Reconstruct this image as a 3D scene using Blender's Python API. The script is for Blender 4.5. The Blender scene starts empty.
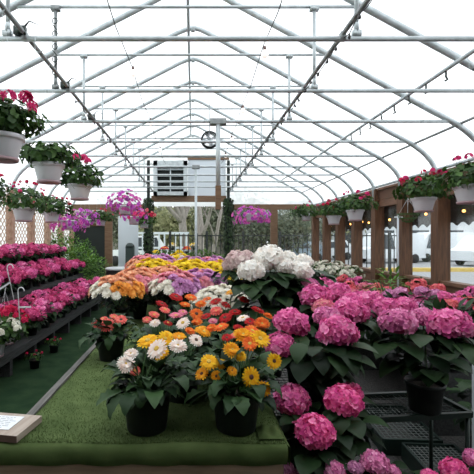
import bpy, math, random
from mathutils import Vector, Matrix, Euler
R_ = random.Random(7)
PI = math.pi
F = 400.0; CX = 193.0; CY = 240.0; EYE = 1.6
C = bpy.context.scene.collection

def at(px, py, d):
    """world point that stands d metres beyond the camera"""
    return Vector(((px-CX)*d/F, d, EYE-(py-CY)*d/F))

# ------------------------------------------------------------------ materials
def nmat(name):
    m = bpy.data.materials.new(name); m.use_nodes = True
    nt = m.node_tree; nt.nodes.clear()
    out = nt.nodes.new('ShaderNodeOutputMaterial')
    return m, nt, out
def node(nt, t, **kw):
    n = nt.nodes.new(t)
    for k, v in kw.items(): setattr(n, k, v)
    return n
def rgba(c): return (c[0], c[1], c[2], 1)

def plain(name, c, rough=.6, metal=0, noise=0, nscale=20, c2=None, bump=0, spec=.5, stretch=None, emit=0):
    m, nt, out = nmat(name)
    b = node(nt, 'ShaderNodeBsdfPrincipled')
    b.inputs['Roughness'].default_value = rough; b.inputs['Metallic'].default_value = metal
    b.inputs['Specular IOR Level'].default_value = spec
    b.inputs['Base Color'].default_value = rgba(c)
    if emit:
        b.inputs['Emission Color'].default_value = rgba(c); b.inputs['Emission Strength'].default_value = emit
    nt.links.new(b.outputs[0], out.inputs[0])
    if c2 is not None or bump:
        tc = node(nt, 'ShaderNodeTexCoord'); mp = node(nt, 'ShaderNodeMapping')
        if stretch: mp.inputs['Scale'].default_value = stretch
        nz = node(nt, 'ShaderNodeTexNoise'); nz.inputs['Scale'].default_value = nscale; nz.inputs['Detail'].default_value = 5
        nt.links.new(tc.outputs['Object'], mp.inputs[0]); nt.links.new(mp.outputs[0], nz.inputs['Vector'])
        if c2 is not None:
            r = node(nt, 'ShaderNodeValToRGB'); r.color_ramp.elements[0].position = .35; r.color_ramp.elements[1].position = .65
            r.color_ramp.elements[0].color = rgba(c); r.color_ramp.elements[1].color = rgba(c2)
            nt.links.new(nz.outputs['Fac'], r.inputs[0]); nt.links.new(r.outputs[0], b.inputs['Base Color'])
        if bump:
            bp = node(nt, 'ShaderNodeBump'); bp.inputs['Strength'].default_value = bump; bp.inputs['Distance'].default_value = .01
            nt.links.new(nz.outputs['Fac'], bp.inputs['Height']); nt.links.new(bp.outputs[0], b.inputs['Normal'])
    return m

def organic(name, a, b_, rough=.5, trans=.25, spec=.3, mid=None):
    """petal or leaf: colour runs from a to b with the per-petal attribute v, some light comes through"""
    m, nt, out = nmat(name)
    at_ = node(nt, 'ShaderNodeAttribute', attribute_name='v')
    r = node(nt, 'ShaderNodeValToRGB')
    r.color_ramp.elements[0].color = rgba(a); r.color_ramp.elements[1].color = rgba(b_)
    if mid:
        e = r.color_ramp.elements.new(.5); e.color = rgba(mid)
    p = node(nt, 'ShaderNodeBsdfPrincipled'); p.inputs['Roughness'].default_value = rough
    p.inputs['Specular IOR Level'].default_value = spec
    t = node(nt, 'ShaderNodeBsdfTranslucent'); mx = node(nt, 'ShaderNodeMixShader'); mx.inputs[0].default_value = trans
    nt.links.new(at_.outputs['Fac'], r.inputs[0])
    nt.links.new(r.outputs[0], p.inputs['Base Color']); nt.links.new(r.outputs[0], t.inputs['Color'])
    nt.links.new(p.outputs[0], mx.inputs[1]); nt.links.new(t.outputs[0], mx.inputs[2]); nt.links.new(mx.outputs[0], out.inputs[0])
    return m

def film_mat(name, tr, col):
    m, nt, out = nmat(name)
    a = node(nt, 'ShaderNodeBsdfTransparent'); b = node(nt, 'ShaderNodeBsdfTranslucent'); b.inputs['Color'].default_value = rgba(col)
    mx = node(nt, 'ShaderNodeMixShader'); mx.inputs[0].default_value = 1-tr
    nt.links.new(a.outputs[0], mx.inputs[1]); nt.links.new(b.outputs[0], mx.inputs[2]); nt.links.new(mx.outputs[0], out.inputs[0])
    return m
def glass_mat(name, gl=.06):
    m, nt, out = nmat(name)
    a = node(nt, 'ShaderNodeBsdfTransparent'); a.inputs['Color'].default_value = (.93,.95,.95,1)
    b = node(nt, 'ShaderNodeBsdfGlossy'); b.inputs['Roughness'].default_value = .12
    mx = node(nt, 'ShaderNodeMixShader'); mx.inputs[0].default_value = gl
    nt.links.new(a.outputs[0], mx.inputs[1]); nt.links.new(b.outputs[0], mx.inputs[2]); nt.links.new(mx.outputs[0], out.inputs[0])
    return m

M = {}
M['galv'] = plain('galvanised_steel', (.42,.47,.48), .5, .35, c2=(.55,.60,.61), nscale=9)
M['galv_dark'] = plain('weathered_steel', (.22,.24,.24), .5, .3, c2=(.34,.36,.36), nscale=14)
M['black_plastic'] = plain('black_plastic', (.008,.011,.010), .5, spec=.3)
M['black_metal'] = plain('dark_green_metal', (.010,.022,.017), .4, .2)
M['white_plastic'] = plain('white_plastic', (.70,.70,.73), .45, c2=(.65,.65,.69), nscale=4)
M['terracotta'] = plain('rose_saucer', (.42,.28,.30), .6)
M['soil'] = plain('potting_soil', (.02,.013,.009), .95, c2=(.045,.03,.02), nscale=60, bump=.6)
M['wood_post'] = plain('stained_timber', (.075,.030,.012), .65, c2=(.135,.060,.026), nscale=5, stretch=(6,6,.7), bump=.15)
M['wood_hdr'] = plain('stained_board', (.11,.05,.026), .65, c2=(.18,.085,.045), nscale=5, stretch=(6,.7,6), bump=.15)
M['wood_beam'] = plain('brown_beam', (.13,.07,.035), .65, c2=(.19,.11,.06), nscale=5, stretch=(.7,6,6))
M['wood_pale'] = plain('pale_planed_wood', (.33,.26,.21), .6, c2=(.42,.35,.29), nscale=6, stretch=(8,1,8), bump=.1)
M['wood_end'] = plain('dark_end_grain', (.09,.05,.035), .7)
M['wood_grey'] = plain('grey_weathered_board', (.07,.068,.062), .75, c2=(.14,.13,.12), nscale=6, stretch=(9,1,9), bump=.2)
M['bench_wood'] = plain('dark_bench_wood', (.020,.022,.022), .75, c2=(.045,.047,.047), nscale=6, stretch=(9,1,9), bump=.2)
M['frame_wood'] = plain('raw_frame_wood', (.19,.13,.085), .7, c2=(.26,.18,.12), nscale=6, stretch=(1,9,9))
M['turf'] = plain('bright_green_turf', (.064,.096,.032), .95, c2=(.098,.138,.050), nscale=9, bump=.3, spec=.1)
M['turf_floor'] = plain('shaded_dark_turf_carpet', (.012,.032,.014), .95, c2=(.022,.048,.020), nscale=5, bump=.5, spec=.1)  # dark green turf, part of the aisle shade put into its colour
M['dark_mesh'] = plain('grey_green_mesh', (.07,.085,.078), .6)
M['gravel'] = plain('grey_gravel', (.022,.022,.021), .9, c2=(.085,.08,.075), nscale=55, bump=1)
M['lawn'] = plain('lawn', (.10,.16,.045), .95, c2=(.17,.22,.07), nscale=2)
M['asphalt'] = plain('asphalt', (.30,.30,.31), .9, c2=(.36,.36,.37), nscale=8)
M['concrete'] = plain('concrete', (.42,.42,.41), .85, c2=(.5,.5,.49), nscale=3)
M['yellow_curb'] = plain('yellow_kerb_paint', (.60,.40,.08), .7, c2=(.68,.50,.16), nscale=4)
M['lattice'] = plain('lattice_wood', (.36,.22,.15), .7, c2=(.44,.29,.21), nscale=8)
M['near_black'] = plain('near_black_green', (.008,.014,.012), .7)
M['white_paint'] = plain('white_paint', (.62,.68,.72), .5)
M['paper'] = plain('white_paper', (.72,.74,.76), .6)
M['ink'] = plain('grey_ink', (.30,.33,.36), .7)
M['bark'] = plain('grey_bark', (.22,.20,.18), .9, c2=(.34,.31,.28), nscale=5, stretch=(4,4,.8), bump=.6)
M['black_wire'] = plain('black_wire', (.012,.012,.012), .6)
M['dark_bulb'] = plain('small_dark_bulb', (.03,.03,.03), .3)
M['warm_bulb'] = plain('warm_lit_bulb', (1.0,.42,.10), .4, emit=3)
M['pale_bulb'] = plain('pale_lit_bulb', (.95,.85,.80), .3, emit=.35)
M['socket'] = plain('bulb_socket', (.12,.06,.05), .5)
M['valance'] = plain('dark_awning_canvas', (.025,.024,.023), .85, c2=(.045,.04,.036), nscale=3, stretch=(1,14,.2))
M['car_white'] = plain('white_car_paint', (.74,.77,.80), .25)
M['car_blue'] = plain('pale_blue_car_paint', (.34,.44,.52), .3)
M['car_glass'] = plain('car_glass', (.05,.06,.07), .1)
M['tyre'] = plain('tyre_rubber', (.02,.02,.02), .8)
M['barn'] = plain('grey_brown_boards', (.20,.19,.17), .9, c2=(.27,.25,.22), nscale=2)
M['far_wall'] = plain('far_building_wall', (.55,.58,.60), .8, c2=(.63,.65,.66), nscale=.8)
M['bin_green'] = plain('dark_green_bin', (.035,.055,.05), .5)
M['lid'] = plain('grey_lid', (.42,.45,.45), .4)
M['moss'] = organic('ivy_leaves', (.006,.020,.006), (.028,.06,.014))
M['film'] = film_mat('white_roof_film', .50, (.95,.96,.98))
M['film2'] = film_mat('gable_film', .22, (.95,.97,1))
M['glass'] = glass_mat('clear_vinyl')
M['fence'] = plain('black_fence_metal', (.03,.035,.035), .5)
# greens
M['hyd_leaf'] = organic('hydrangea_leaf', (.005,.016,.006), (.028,.060,.020), .5, .10, .22)
M['gerb_leaf'] = organic('gerbera_leaf', (.008,.026,.009), (.040,.085,.028), .55, .12, .25)
M['mum_leaf'] = organic('chrysanthemum_leaf', (.006,.020,.009), (.022,.05,.016), .55, .15)
M['ger_leaf'] = organic('geranium_leaf', (.015,.046,.010), (.075,.155,.032), .5, .25)
M['shrub_leaf'] = organic('shrub_leaf', (.045,.12,.02), (.18,.34,.06), .5, .25)
M['hazy_tree_leaf'] = organic('hazy_tree_leaf', (.16,.18,.09), (.34,.34,.18), .6, .3)  # outdoor haze put into the pale yellowish leaf colour
M['ever_leaf'] = organic('hazy_evergreen_leaf', (.10,.125,.085), (.22,.24,.16), .6, .25)  # dull green leaves, greyed with haze in the colour itself
M['hedge_leaf'] = organic('hedge_leaf', (.04,.09,.02), (.12,.20,.05), .6, .25)
M['stem'] = plain('green_stem', (.055,.13,.035), .5)
M['wood_stem'] = plain('brown_stem', (.05,.035,.02), .7)
# petals
def petal(k, a, b, mid=None, tr=.25): M[k] = organic(k, a, b, .6, tr, .15, mid)
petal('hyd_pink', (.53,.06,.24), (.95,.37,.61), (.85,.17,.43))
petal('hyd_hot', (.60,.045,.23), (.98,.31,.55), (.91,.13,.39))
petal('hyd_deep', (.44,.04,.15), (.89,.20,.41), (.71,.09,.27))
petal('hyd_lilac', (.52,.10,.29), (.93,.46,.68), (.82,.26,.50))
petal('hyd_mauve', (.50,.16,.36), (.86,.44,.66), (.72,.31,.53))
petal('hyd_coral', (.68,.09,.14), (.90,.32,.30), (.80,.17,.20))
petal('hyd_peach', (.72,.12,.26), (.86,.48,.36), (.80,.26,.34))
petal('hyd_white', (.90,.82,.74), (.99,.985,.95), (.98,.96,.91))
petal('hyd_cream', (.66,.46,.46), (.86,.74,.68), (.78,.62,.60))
petal('g_yellow', (.86,.40,.01), (.98,.66,.03))
petal('g_gold', (.80,.28,.01), (.95,.50,.02))
petal('g_orange', (.80,.11,.02), (.95,.28,.04))
petal('g_red', (.36,.008,.012), (.68,.03,.03))
petal('g_coral', (.76,.10,.09), (.92,.28,.22))
petal('g_pink', (.74,.14,.26), (.92,.38,.46))
petal('g_white', (.93,.74,.64), (.98,.94,.88))
petal('m_yellow', (.82,.55,.02), (.98,.82,.06))
petal('m_lav', (.52,.20,.46), (.80,.44,.70))
petal('m_peach', (.82,.32,.20), (.95,.60,.36))
petal('m_pink', (.76,.22,.32), (.92,.46,.50))
petal('m_white', (.80,.74,.62), (.96,.93,.84))
petal('m_orange', (.85,.30,.04), (.96,.52,.12))
petal('ger_red', (.48,.01,.06), (.85,.04,.14))
petal('ger_mag', (.55,.02,.14), (.85,.07,.25))
petal('pet_purple', (.32,.03,.32), (.66,.14,.60))
petal('pet_mag', (.48,.04,.32), (.80,.20,.52))
petal('azalea_white', (.75,.72,.60), (.95,.93,.84))
M['disc_dark'] = plain('dark_flower_disc', (.06,.018,.012), .8, c2=(.12,.05,.02), nscale=200)
M['disc_yellow'] = plain('yellow_flower_disc', (.55,.32,.04), .8, c2=(.65,.45,.08), nscale=200)

# ------------------------------------------------------------------ mesh builder
class MB:
    def __init__(s): s.v = []; s.f = []; s.a = []
    def add(s, vs, fs, a=.5):
        n = len(s.v); s.v += [tuple(p) for p in vs]; s.a += (list(a) if isinstance(a,(list,tuple)) else [a]*len(vs))
        s.f += [tuple(i+n for i in f) for f in fs]
    def box(s, c, size, rz=0, a=.5):
        hx, hy, hz = size[0]/2, size[1]/2, size[2]/2
        cs, sn = math.cos(rz), math.sin(rz); vs = []
        for z in (-hz, hz):
            for x, y in ((-hx,-hy),(hx,-hy),(hx,hy),(-hx,hy)):
                vs.append((c[0]+x*cs-y*sn, c[1]+x*sn+y*cs, c[2]+z))
        s.add(vs, [(3,2,1,0),(4,5,6,7),(0,1,5,4),(1,2,6,5),(2,3,7,6),(3,0,4,7)], a)
    def bx(s, x0, x1, y0, y1, z0, z1, a=.5): s.box(((x0+x1)/2,(y0+y1)/2,(z0+z1)/2),(x1-x0,y1-y0,z1-z0),0,a)
    def bar(s, p, q, w, h, a=.5):
        """rectangular bar between two points"""
        p = Vector(p); q = Vector(q); d = (q-p).normalized()
        up = Vector((0,0,1)) if abs(d.z) < .95 else Vector((0,1,0))
        x = d.cross(up).normalized(); y = x.cross(d)
        vs = []
        for b in (p, q):
            for i, j in ((-1,-1),(1,-1),(1,1),(-1,1)): vs.append(b+x*(i*w/2)+y*(j*h/2))
        s.add(vs, [(0,1,2,3),(7,6,5,4),(1,0,4,5),(2,1,5,6),(3,2,6,7),(0,3,7,4)], a)
    def tube(s, pts, r, n=8, a=.5, r2=None, closed=False):
        pts = [Vector(p) for p in pts]; vs = []; m = len(pts); prev = None
        for i, p in enumerate(pts):
            if closed: d = pts[(i+1) % m]-pts[i-1]
            else: d = pts[min(i+1,m-1)]-pts[max(i-1,0)]
            d = d.normalized() if d.length > 1e-9 else Vector((0,0,1))
            if prev is None: u = d.cross(Vector((0,0,1)) if abs(d.z) < .9 else Vector((0,1,0))).normalized()
            else: u = (prev-d*prev.dot(d)).normalized()
            prev = u; w = d.cross(u); rr = r if r2 is None else r+(r2-r)*i/(m-1)
            for k in range(n):
                t = 2*PI*k/n; vs.append(p+(u*math.cos(t)+w*math.sin(t))*rr)
        fs = []
        for i in range(m if closed else m-1):
            j = (i+1) % m
            for k in range(n): fs.append((i*n+k, i*n+(k+1)%n, j*n+(k+1)%n, j*n+k))
        if not closed: fs += [tuple(range(n-1,-1,-1)), tuple((m-1)*n+k for k in range(n))]
        s.add(vs, fs, a)
    def lathe(s, prof, n=24, c=(0,0,0), a=.5, cap=True, sx=1, sy=1):
        vs = []; fs = []
        for r, z in prof:
            for k in range(n):
                t = 2*PI*k/n; vs.append((c[0]+r*math.cos(t)*sx, c[1]+r*math.sin(t)*sy, c[2]+z))
        for i in range(len(prof)-1):
            for k in range(n): fs.append((i*n+k, i*n+(k+1)%n, (i+1)*n+(k+1)%n, (i+1)*n+k))
        if cap: fs.append(tuple(range(n-1,-1,-1)))
        s.add(vs, fs, a)
    def ball(s, c, r, n=8, m=6, a=.5, sz=1):
        prof = [(r*math.sin(PI*i/m), -r*sz*math.cos(PI*i/m)) for i in range(m+1)]
        prof[0] = (r*.01, -r*sz); prof[-1] = (r*.01, r*sz)
        s.lathe(prof, n, c, a, True); b = len(s.v)-n; s.f.append(tuple(b+k for k in range(n)))
    def leaf(s, base, d, up, L, W, droop=.3, fold=.25, a=.5, rows=5, lobed=0, tip=1.0, ruf=0):
        d = Vector(d).normalized(); x = d.cross(Vector(up))
        x = x.normalized() if x.length > 1e-4 else d.orthogonal().normalized()
        n = x.cross(d).normalized(); p = Vector(base); vs = []; step = L/rows
        for i in range(rows+1):
            t = i/rows
            w = W/2*(math.sin(PI*(t**.85)*.97+.06))*(1 if t < .99 else .25)
            if lobed and 0 < i < rows: w *= (1.0 if i % 2 else 1-lobed)
            vs += [p-x*w+n*(fold*w), p.copy(), p+x*w+n*(fold*w*(1+ruf*((i%2)*2-1)))]
            ang = -droop*1.6/rows*(.5+t)
            q = Matrix.Rotation(ang, 3, x); d = q@d; n = q@n; p = p+d*step
        fs = []
        for i in range(rows):
            b = i*3; fs += [(b,b+1,b+4,b+3),(b+1,b+2,b+5,b+4)]
        s.add(vs, fs, a)
    def build(s, name, mat, parent=None, smooth=True, loc=None):
        me = bpy.data.meshes.new(name); me.from_pydata(s.v, [], s.f)
        at_ = me.attributes.new('v', 'FLOAT', 'POINT'); at_.data.foreach_set('value', s.a)
        if smooth: me.polygons.foreach_set('use_smooth', [True]*len(me.polygons))
        me.materials.append(mat); me.update()
        o = bpy.data.objects.new(name, me); C.objects.link(o)
        if parent: o.parent = parent
        if loc is not None: o.location = loc
        return o

def tag(o, label=None, cat=None, group=None, kind=None):
    if label: o['label'] = label
    if cat: o['category'] = cat
    if group: o['group'] = group
    if kind: o['kind'] = kind
    return o
def thing(name, loc, label, cat, group=None, rz=0):
    o = bpy.data.objects.new(name, None); o.empty_display_size = .1; C.objects.link(o)
    o.location = loc; o.rotation_euler = (0,0,rz); return tag(o, label, cat, group)
def struct(o): o['kind'] = 'structure'; return o
def inst(name, mesh, mat, parent, loc, rot=(0,0,0), sc=1):
    """a new part on a shared mesh with a material of its own"""
    o = bpy.data.objects.new(name, mesh); C.objects.link(o); o.parent = parent
    o.location = loc; o.rotation_euler = rot
    o.scale = (sc,sc,sc) if isinstance(sc,(int,float)) else sc
    if mat is not None:
        o.material_slots[0].link = 'OBJECT'; o.material_slots[0].material = mat
    return o
def copy_tree(o, parent=None):
    c = o.copy(); C.objects.link(c); c.parent = parent
    for ch in list(o.children): copy_tree(ch, c)
    return c
def mesh_only(mb, name, mat, smooth=True):
    o = mb.build(name, mat, None, smooth); me = o.data; bpy.data.objects.remove(o); return me
ORD = ['first','second','third','fourth','fifth','sixth','seventh','eighth','ninth','tenth','eleventh','twelfth','thirteenth','fourteenth','fifteenth','sixteenth','seventeenth','eighteenth','nineteenth','twentieth']
def rnd(a, b): return R_.uniform(a, b)
def rvec():
    while True:
        v = Vector((rnd(-1,1), rnd(-1,1), rnd(-1,1)))
        if .05 < v.length < 1: return v.normalized()

# ------------------------------------------------------------------ flower meshes (unit radius)
def hyd_head(seed, n=165, fs=.215, zmin=-.6, flat=.80):
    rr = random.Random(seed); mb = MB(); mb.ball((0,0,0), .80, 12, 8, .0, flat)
    for i in range(n):
        z = 1-(1-zmin)*(i+.5)/n; ph = i*2.39996+rr.uniform(-.1,.1); q = math.sqrt(max(0,1-z*z))
        nrm = Vector((q*math.cos(ph), q*math.sin(ph), z)); nrm = (nrm+Vector((rr.uniform(-.42,.42),rr.uniform(-.42,.42),rr.uniform(-.42,.42)))).normalized()
        R = .93+rr.uniform(-.09,.07)+.035*math.sin(4*q*math.cos(ph)+seed)*math.sin(4*q*math.sin(ph)+2*seed)+.02*math.sin(7*z+seed); c = Vector((q*math.cos(ph)*R, q*math.sin(ph)*R, z*R*flat))
        x = nrm.orthogonal().normalized(); y = nrm.cross(x); a0 = rr.uniform(0,PI); s = fs*rr.uniform(.8,1.12); v = min(1,max(0,rr.gauss(.5,.28)))
        for k in range(4):
            t = a0+k*PI/2; d = x*math.cos(t)+y*math.sin(t); e = nrm.cross(d); cup = rr.uniform(-.3,.45)
            vs = []
            for (l, w) in ((.03,.10),(.45,.46),(.80,.48),(1.0,.22)):
                h = cup*l*l*s
                for j in (-1,0,1): vs.append(c+d*(l*s*(1.0 if j==0 else .95))+e*(j*w*s)+nrm*(h+(.07*s if j else 0)))
            f = []
            for r in range(3):
                b = r*3; f += [(b,b+1,b+4,b+3),(b+1,b+2,b+5,b+4)]
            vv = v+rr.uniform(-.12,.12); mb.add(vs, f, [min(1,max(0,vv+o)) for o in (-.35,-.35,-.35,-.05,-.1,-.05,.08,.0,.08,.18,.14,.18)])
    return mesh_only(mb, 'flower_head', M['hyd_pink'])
HYD = [hyd_head(i) for i in (1,2,3)]
HYD_FAR = [hyd_head(i, 80, .30) for i in (4,5,6)]

def daisy(seed, n=22, layers=2, disc=.2, up=.18, w=.15, mat='g_yellow', pt=.4):
    rr = random.Random(seed); mb = MB()
    for ly in range(layers):
        L = 1-ly*.22; z0 = ly*.05
        for k in range(n):
            t = 2*PI*(k+.5*(ly%2))/n+rr.uniform(-.05,.05); d = Vector((math.cos(t), math.sin(t), 0)); e = Vector((-d.y, d.x, 0))
            l = L*rr.uniform(.9,1.05); u = up+ly*.12+rr.uniform(-.05,.05); v = rr.random(); vs = []
            for (q, ww) in ((.12,.35),(.5,.9),(.85,1),(1.0,pt)):
                h = z0+u*q-(.16*q*q)
                for j in (-1,0,1): vs.append(d*(q*l)+e*(j*w*ww)+Vector((0,0,h+(.02 if j else 0))))
            f = []
            for r in range(3):
                b = r*3; f += [(b,b+1,b+4,b+3),(b+1,b+2,b+5,b+4)]
            mb.add(vs, f, v)
    mb.lathe([(.02,-.22),(.1,-.16),(.16,-.02),(.14,.02)], 8, (0,0,0), .3)
    return mesh_only(mb, 'petals', M[mat])
GERB = [daisy(1,19,2,w=.115,up=.10,pt=.3), daisy(2,22,3,w=.10,up=.14,pt=.3), daisy(3,17,2,w=.12,up=.22,pt=.3)]
def disc_mesh():
    mb = MB(); mb.lathe([(.26,.0),(.27,.08),(.22,.15),(.12,.18),(.01,.17)], 12); return mesh_only(mb,'flower_disc',M['disc_dark'])
DISC = disc_mesh()
MUM = [daisy(11,13,3,up=.35,w=.17,pt=.6), daisy(12,14,3,up=.45,w=.16,pt=.6)]
def cluster(seed, n=16, s=.42):
    """geranium umbel: five petalled florets on a ball"""
    rr = random.Random(seed); mb = MB()
    for i in range(n):
        nrm = rvec(); nrm.z = abs(nrm.z)*.8-.15; nrm.normalize(); c = nrm*.62; x = nrm.orthogonal().normalized(); y = nrm.cross(x); v = rr.random()
        for k in range(5):
            t = k*2*PI/5; d = x*math.cos(t)+y*math.sin(t); e = nrm.cross(d); vs = []
            for l, w in ((.05,.1),(.6,.34),(1,.2)):
                for j in (-1,1): vs.append(c+d*(l*s)+e*(j*w*s)+nrm*(.12*s*l))
            mb.add(vs, [(0,1,3,2),(2,3,5,4)], v)
    return mesh_only(mb, 'flower_cluster', M['ger_red'])
CLU = [cluster(i) for i in range(3)]
def trumpet(seed):
    rr = random.Random(seed); mb = MB(); n = 15; rings = [(.05,-.6),(.14,-.2),(.5,.05),(1,.1)]; vs = []
    for i, (r, z) in enumerate(rings):
        for k in range(n):
            t = 2*PI*k/n; q = r*(1-.16*(k%3==0)*(i==3)); vs.append((q*math.cos(t), q*math.sin(t), z+(rr.uniform(-.1,.1) if i==3 else 0)))
    fs = [(i*n+k, i*n+(k+1)%n, (i+1)*n+(k+1)%n, (i+1)*n+k) for i in range(3) for k in range(n)]
    mb.add(vs, fs, .5)
    for j in range(len(mb.a)): mb.a[j] = .15 if j < 2*n else .9*rr.random()+.1
    return mesh_only(mb, 'bloom', M['pet_purple'])
TRU = [trumpet(i) for i in range(2)]

def face_rot(nrm, spin=0):
    q = Vector((0,0,1)).rotation_difference(Vector(nrm).normalized())
    return (q.to_matrix()@Matrix.Rotation(spin,3,'Z')).to_euler()

# ------------------------------------------------------------------ pots
def nursery_pot(r=.095, h=.155):
    mb = MB(); mb.lathe([(r*.78,0),(r*.80,.004),(r*.96,h*.86),(r*1.04,h*.865),(r*1.05,h),(r*.99,h),(r*.96,h*.88),(r*.93,h*.80)], 28)
    return mesh_only(mb, 'pot', M['black_plastic'])
def soil_mesh(r, z):
    mb = MB(); mb.lathe([(r,z),(r*.6,z+.006),(.002,z+.01)], 20); return mesh_only(mb, 'soil', M['soil'])
POT = nursery_pot(); SOIL = soil_mesh(.089, .128)
def add_pot(t, s=1):
    inst('pot', POT, None, t, (0,0,0), sc=s); inst('soil', SOIL, None, t, (0,0,0), sc=s)
def basket_pot(r=.157, h=.20):
    mb = MB(); mb.lathe([(r*.60,.012),(r*.66,.02),(r*.90,h*.80),(r*.91,h*.82),(r*1.0,h*.83),(r*1.02,h),(r*.97,h),(r*.94,h*.86),(r*.90,h*.78)], 32)
    a = mesh_only(mb, 'pot', M['white_plastic'])
    mb = MB(); mb.lathe([(r*.55,0),(r*.72,.004),(r*.76,.026),(r*.73,.026),(r*.70,.012),(r*.5,.010)], 32)
    return a, mesh_only(mb, 'saucer', M['terracotta'])
BPOT, BSAUCER = basket_pot(); BSOIL = soil_mesh(.14, .165)
def hanger(t, r, zr, ztop, mat, n=4, hook=True):
    mb = MB(); apex = Vector((0,0,ztop-.06))
    for k in range(n):
        a = PI/4+2*PI*k/n; mb.tube([(r*math.cos(a), r*math.sin(a), zr), (r*.55*math.cos(a), r*.55*math.sin(a), zr+(apex.z-zr)*.5), apex], .0013, 4)
    if hook: mb.tube([apex, apex+Vector((0,0,.02))]+[apex+Vector((.0,.022*math.sin(q),.042-.022*math.cos(q))) for q in [.0,.6,1.2,1.8,2.4,3.0,3.6]], .003, 5)
    mb.build('hanger', mat, t)

# ------------------------------------------------------------------ foliage
def ball_foliage(n, R, H, z0, L, W, seed, droop=.4, lobed=0, inner=.45, rows=4, dmin=-.3, core=None, fold=.25):
    rr = random.Random(seed); mb = MB()
    for i in range(n):
        z = rr.uniform(dmin,1); ph = rr.uniform(0,2*PI); q = math.sqrt(max(0,1-z*z)); d = Vector((q*math.cos(ph), q*math.sin(ph), z))
        k = rr.uniform(inner,1)**.6; p = Vector((d.x*R*k, d.y*R*k, z0+H*(.5+.5*d.z*k)))
        dr = (Vector((d.x,d.y,d.z*.6-.05))+Vector((rr.uniform(-.5,.5),rr.uniform(-.5,.5),rr.uniform(-.4,.4)))).normalized()
        s = rr.uniform(.7,1.15)
        mb.leaf(p, dr, (0,0,1) if abs(dr.z)<.9 else (0,1,0), L*s, W*s, droop*rr.uniform(.3,1.6), fold, rr.random(), rows, lobed)
    return mb
def round_leaf(mb, p, nrm, r, v):
    x = Vector(nrm).orthogonal().normalized(); y = Vector(nrm).cross(x); vs = [Vector(p)]
    for k in range(9):
        t = 2*PI*k/9; q = r*(.35 if k == 0 else 1)*(1-.1*(k%2)); vs.append(Vector(p)+x*q*math.cos(t)+y*q*math.sin(t)+Vector(nrm)*r*(.18+.1*(k%2)))
    mb.add(vs, [(0,k+1,(k+1)%9+1) for k in range(9)], v)
def geranium_foliage(n, R, H, z0, seed, lr=.035, dmin=-.5):
    rr = random.Random(seed); mb = MB()
    for i in range(n):
        z = rr.uniform(dmin,1); ph = rr.uniform(0,2*PI); q = math.sqrt(1-z*z); d = Vector((q*math.cos(ph), q*math.sin(ph), z)); k = rr.uniform(.4,1)**.5
        ir = 1+.22*math.sin(3*ph+seed)+.12*math.sin(5*ph+2*seed)
        p = Vector((d.x*R*k*ir, d.y*R*k*ir, z0+H*(.5+.5*z*k)))
        nrm = (d+Vector((0,0,.5))+rvec()*.6).normalized(); round_leaf(mb, p, nrm, lr*rr.uniform(.6,1.15), rr.random())
        if i % 8 == 0: mb.tube([(0,0,z0), p*.5+Vector((0,0,z0*.5)), p], .002, 4, .3)
    return mb

# ------------------------------------------------------------------ plants
def stem_curve(mb, a, b, r=.004, bow=.15, n=6):
    a = Vector(a); b = Vector(b); m = a.lerp(b,.5); hz = Vector((b.x-a.x, b.y-a.y, 0)); m2 = m-hz*bow*1.3
    pts = [a*(1-t)**2+m2*2*t*(1-t)+b*t*t for t in [i/n for i in range(n+1)]]
    mb.tube(pts, r, 6, .4)

def hydrangea(loc, heads, label, group=None, pots=1.0, leafn=7, fill=26, LL=.13, base=None):
    """heads: (world point, radius, material)"""
    loc = Vector(loc); t = thing('potted_hydrangea', loc, label, 'hydrangea', group)
    add_pot(t, pots); rr = R_
    st = MB(); lf = MB(); ph0 = .13*pots
    cen = sum((h[0]-loc for h in heads), Vector())/len(heads)
    for (p, r, m) in heads:
        q = p-loc; root = Vector((rnd(-.03,.03), rnd(-.03,.03), ph0)); end = q-Vector((0,0,r*.35))
        stem_curve(st, root, end, .0045, .25)
        a0 = rnd(0, 6)
        for k in range(leafn):
            a = a0+k*2*PI/leafn+rnd(-.3,.3); d = Vector((math.cos(a), math.sin(a), rnd(-.35,.15)))
            b = end+Vector((0,0,rnd(-.08,-.01)))+d*r*.25
            lf.leaf(b, d, (0,0,1), LL*rnd(.75,1.15)*max(.8,r/.09), LL*.78*rnd(.8,1.1), rnd(.3,.9), .22, rr.random(), 6, .06)
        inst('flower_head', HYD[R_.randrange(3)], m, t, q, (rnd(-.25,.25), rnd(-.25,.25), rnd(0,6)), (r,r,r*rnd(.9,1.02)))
    top = max(0.05, cen.z-ph0)
    fill = int(fill*1.5)
    for k in range(fill):
        a = rnd(0,2*PI); u = rnd(.3,.92); rad = rnd(.03,.14)*(.6+u)
        c = Vector((cen.x*u+rad*math.cos(a), cen.y*u+rad*math.sin(a), ph0+top*u)); d = Vector((math.cos(a), math.sin(a), rnd(-.3,.35)))
        lf.leaf(c, d, (0,0,1), LL*rnd(.7,1.1), LL*.78*rnd(.7,1.1), rnd(.2,.9), .22, rr.random(), 6, .06)
    st.build('stems', M['stem'], t); lf.build('leaves', M['hyd_leaf'], t)
    return t

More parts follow.
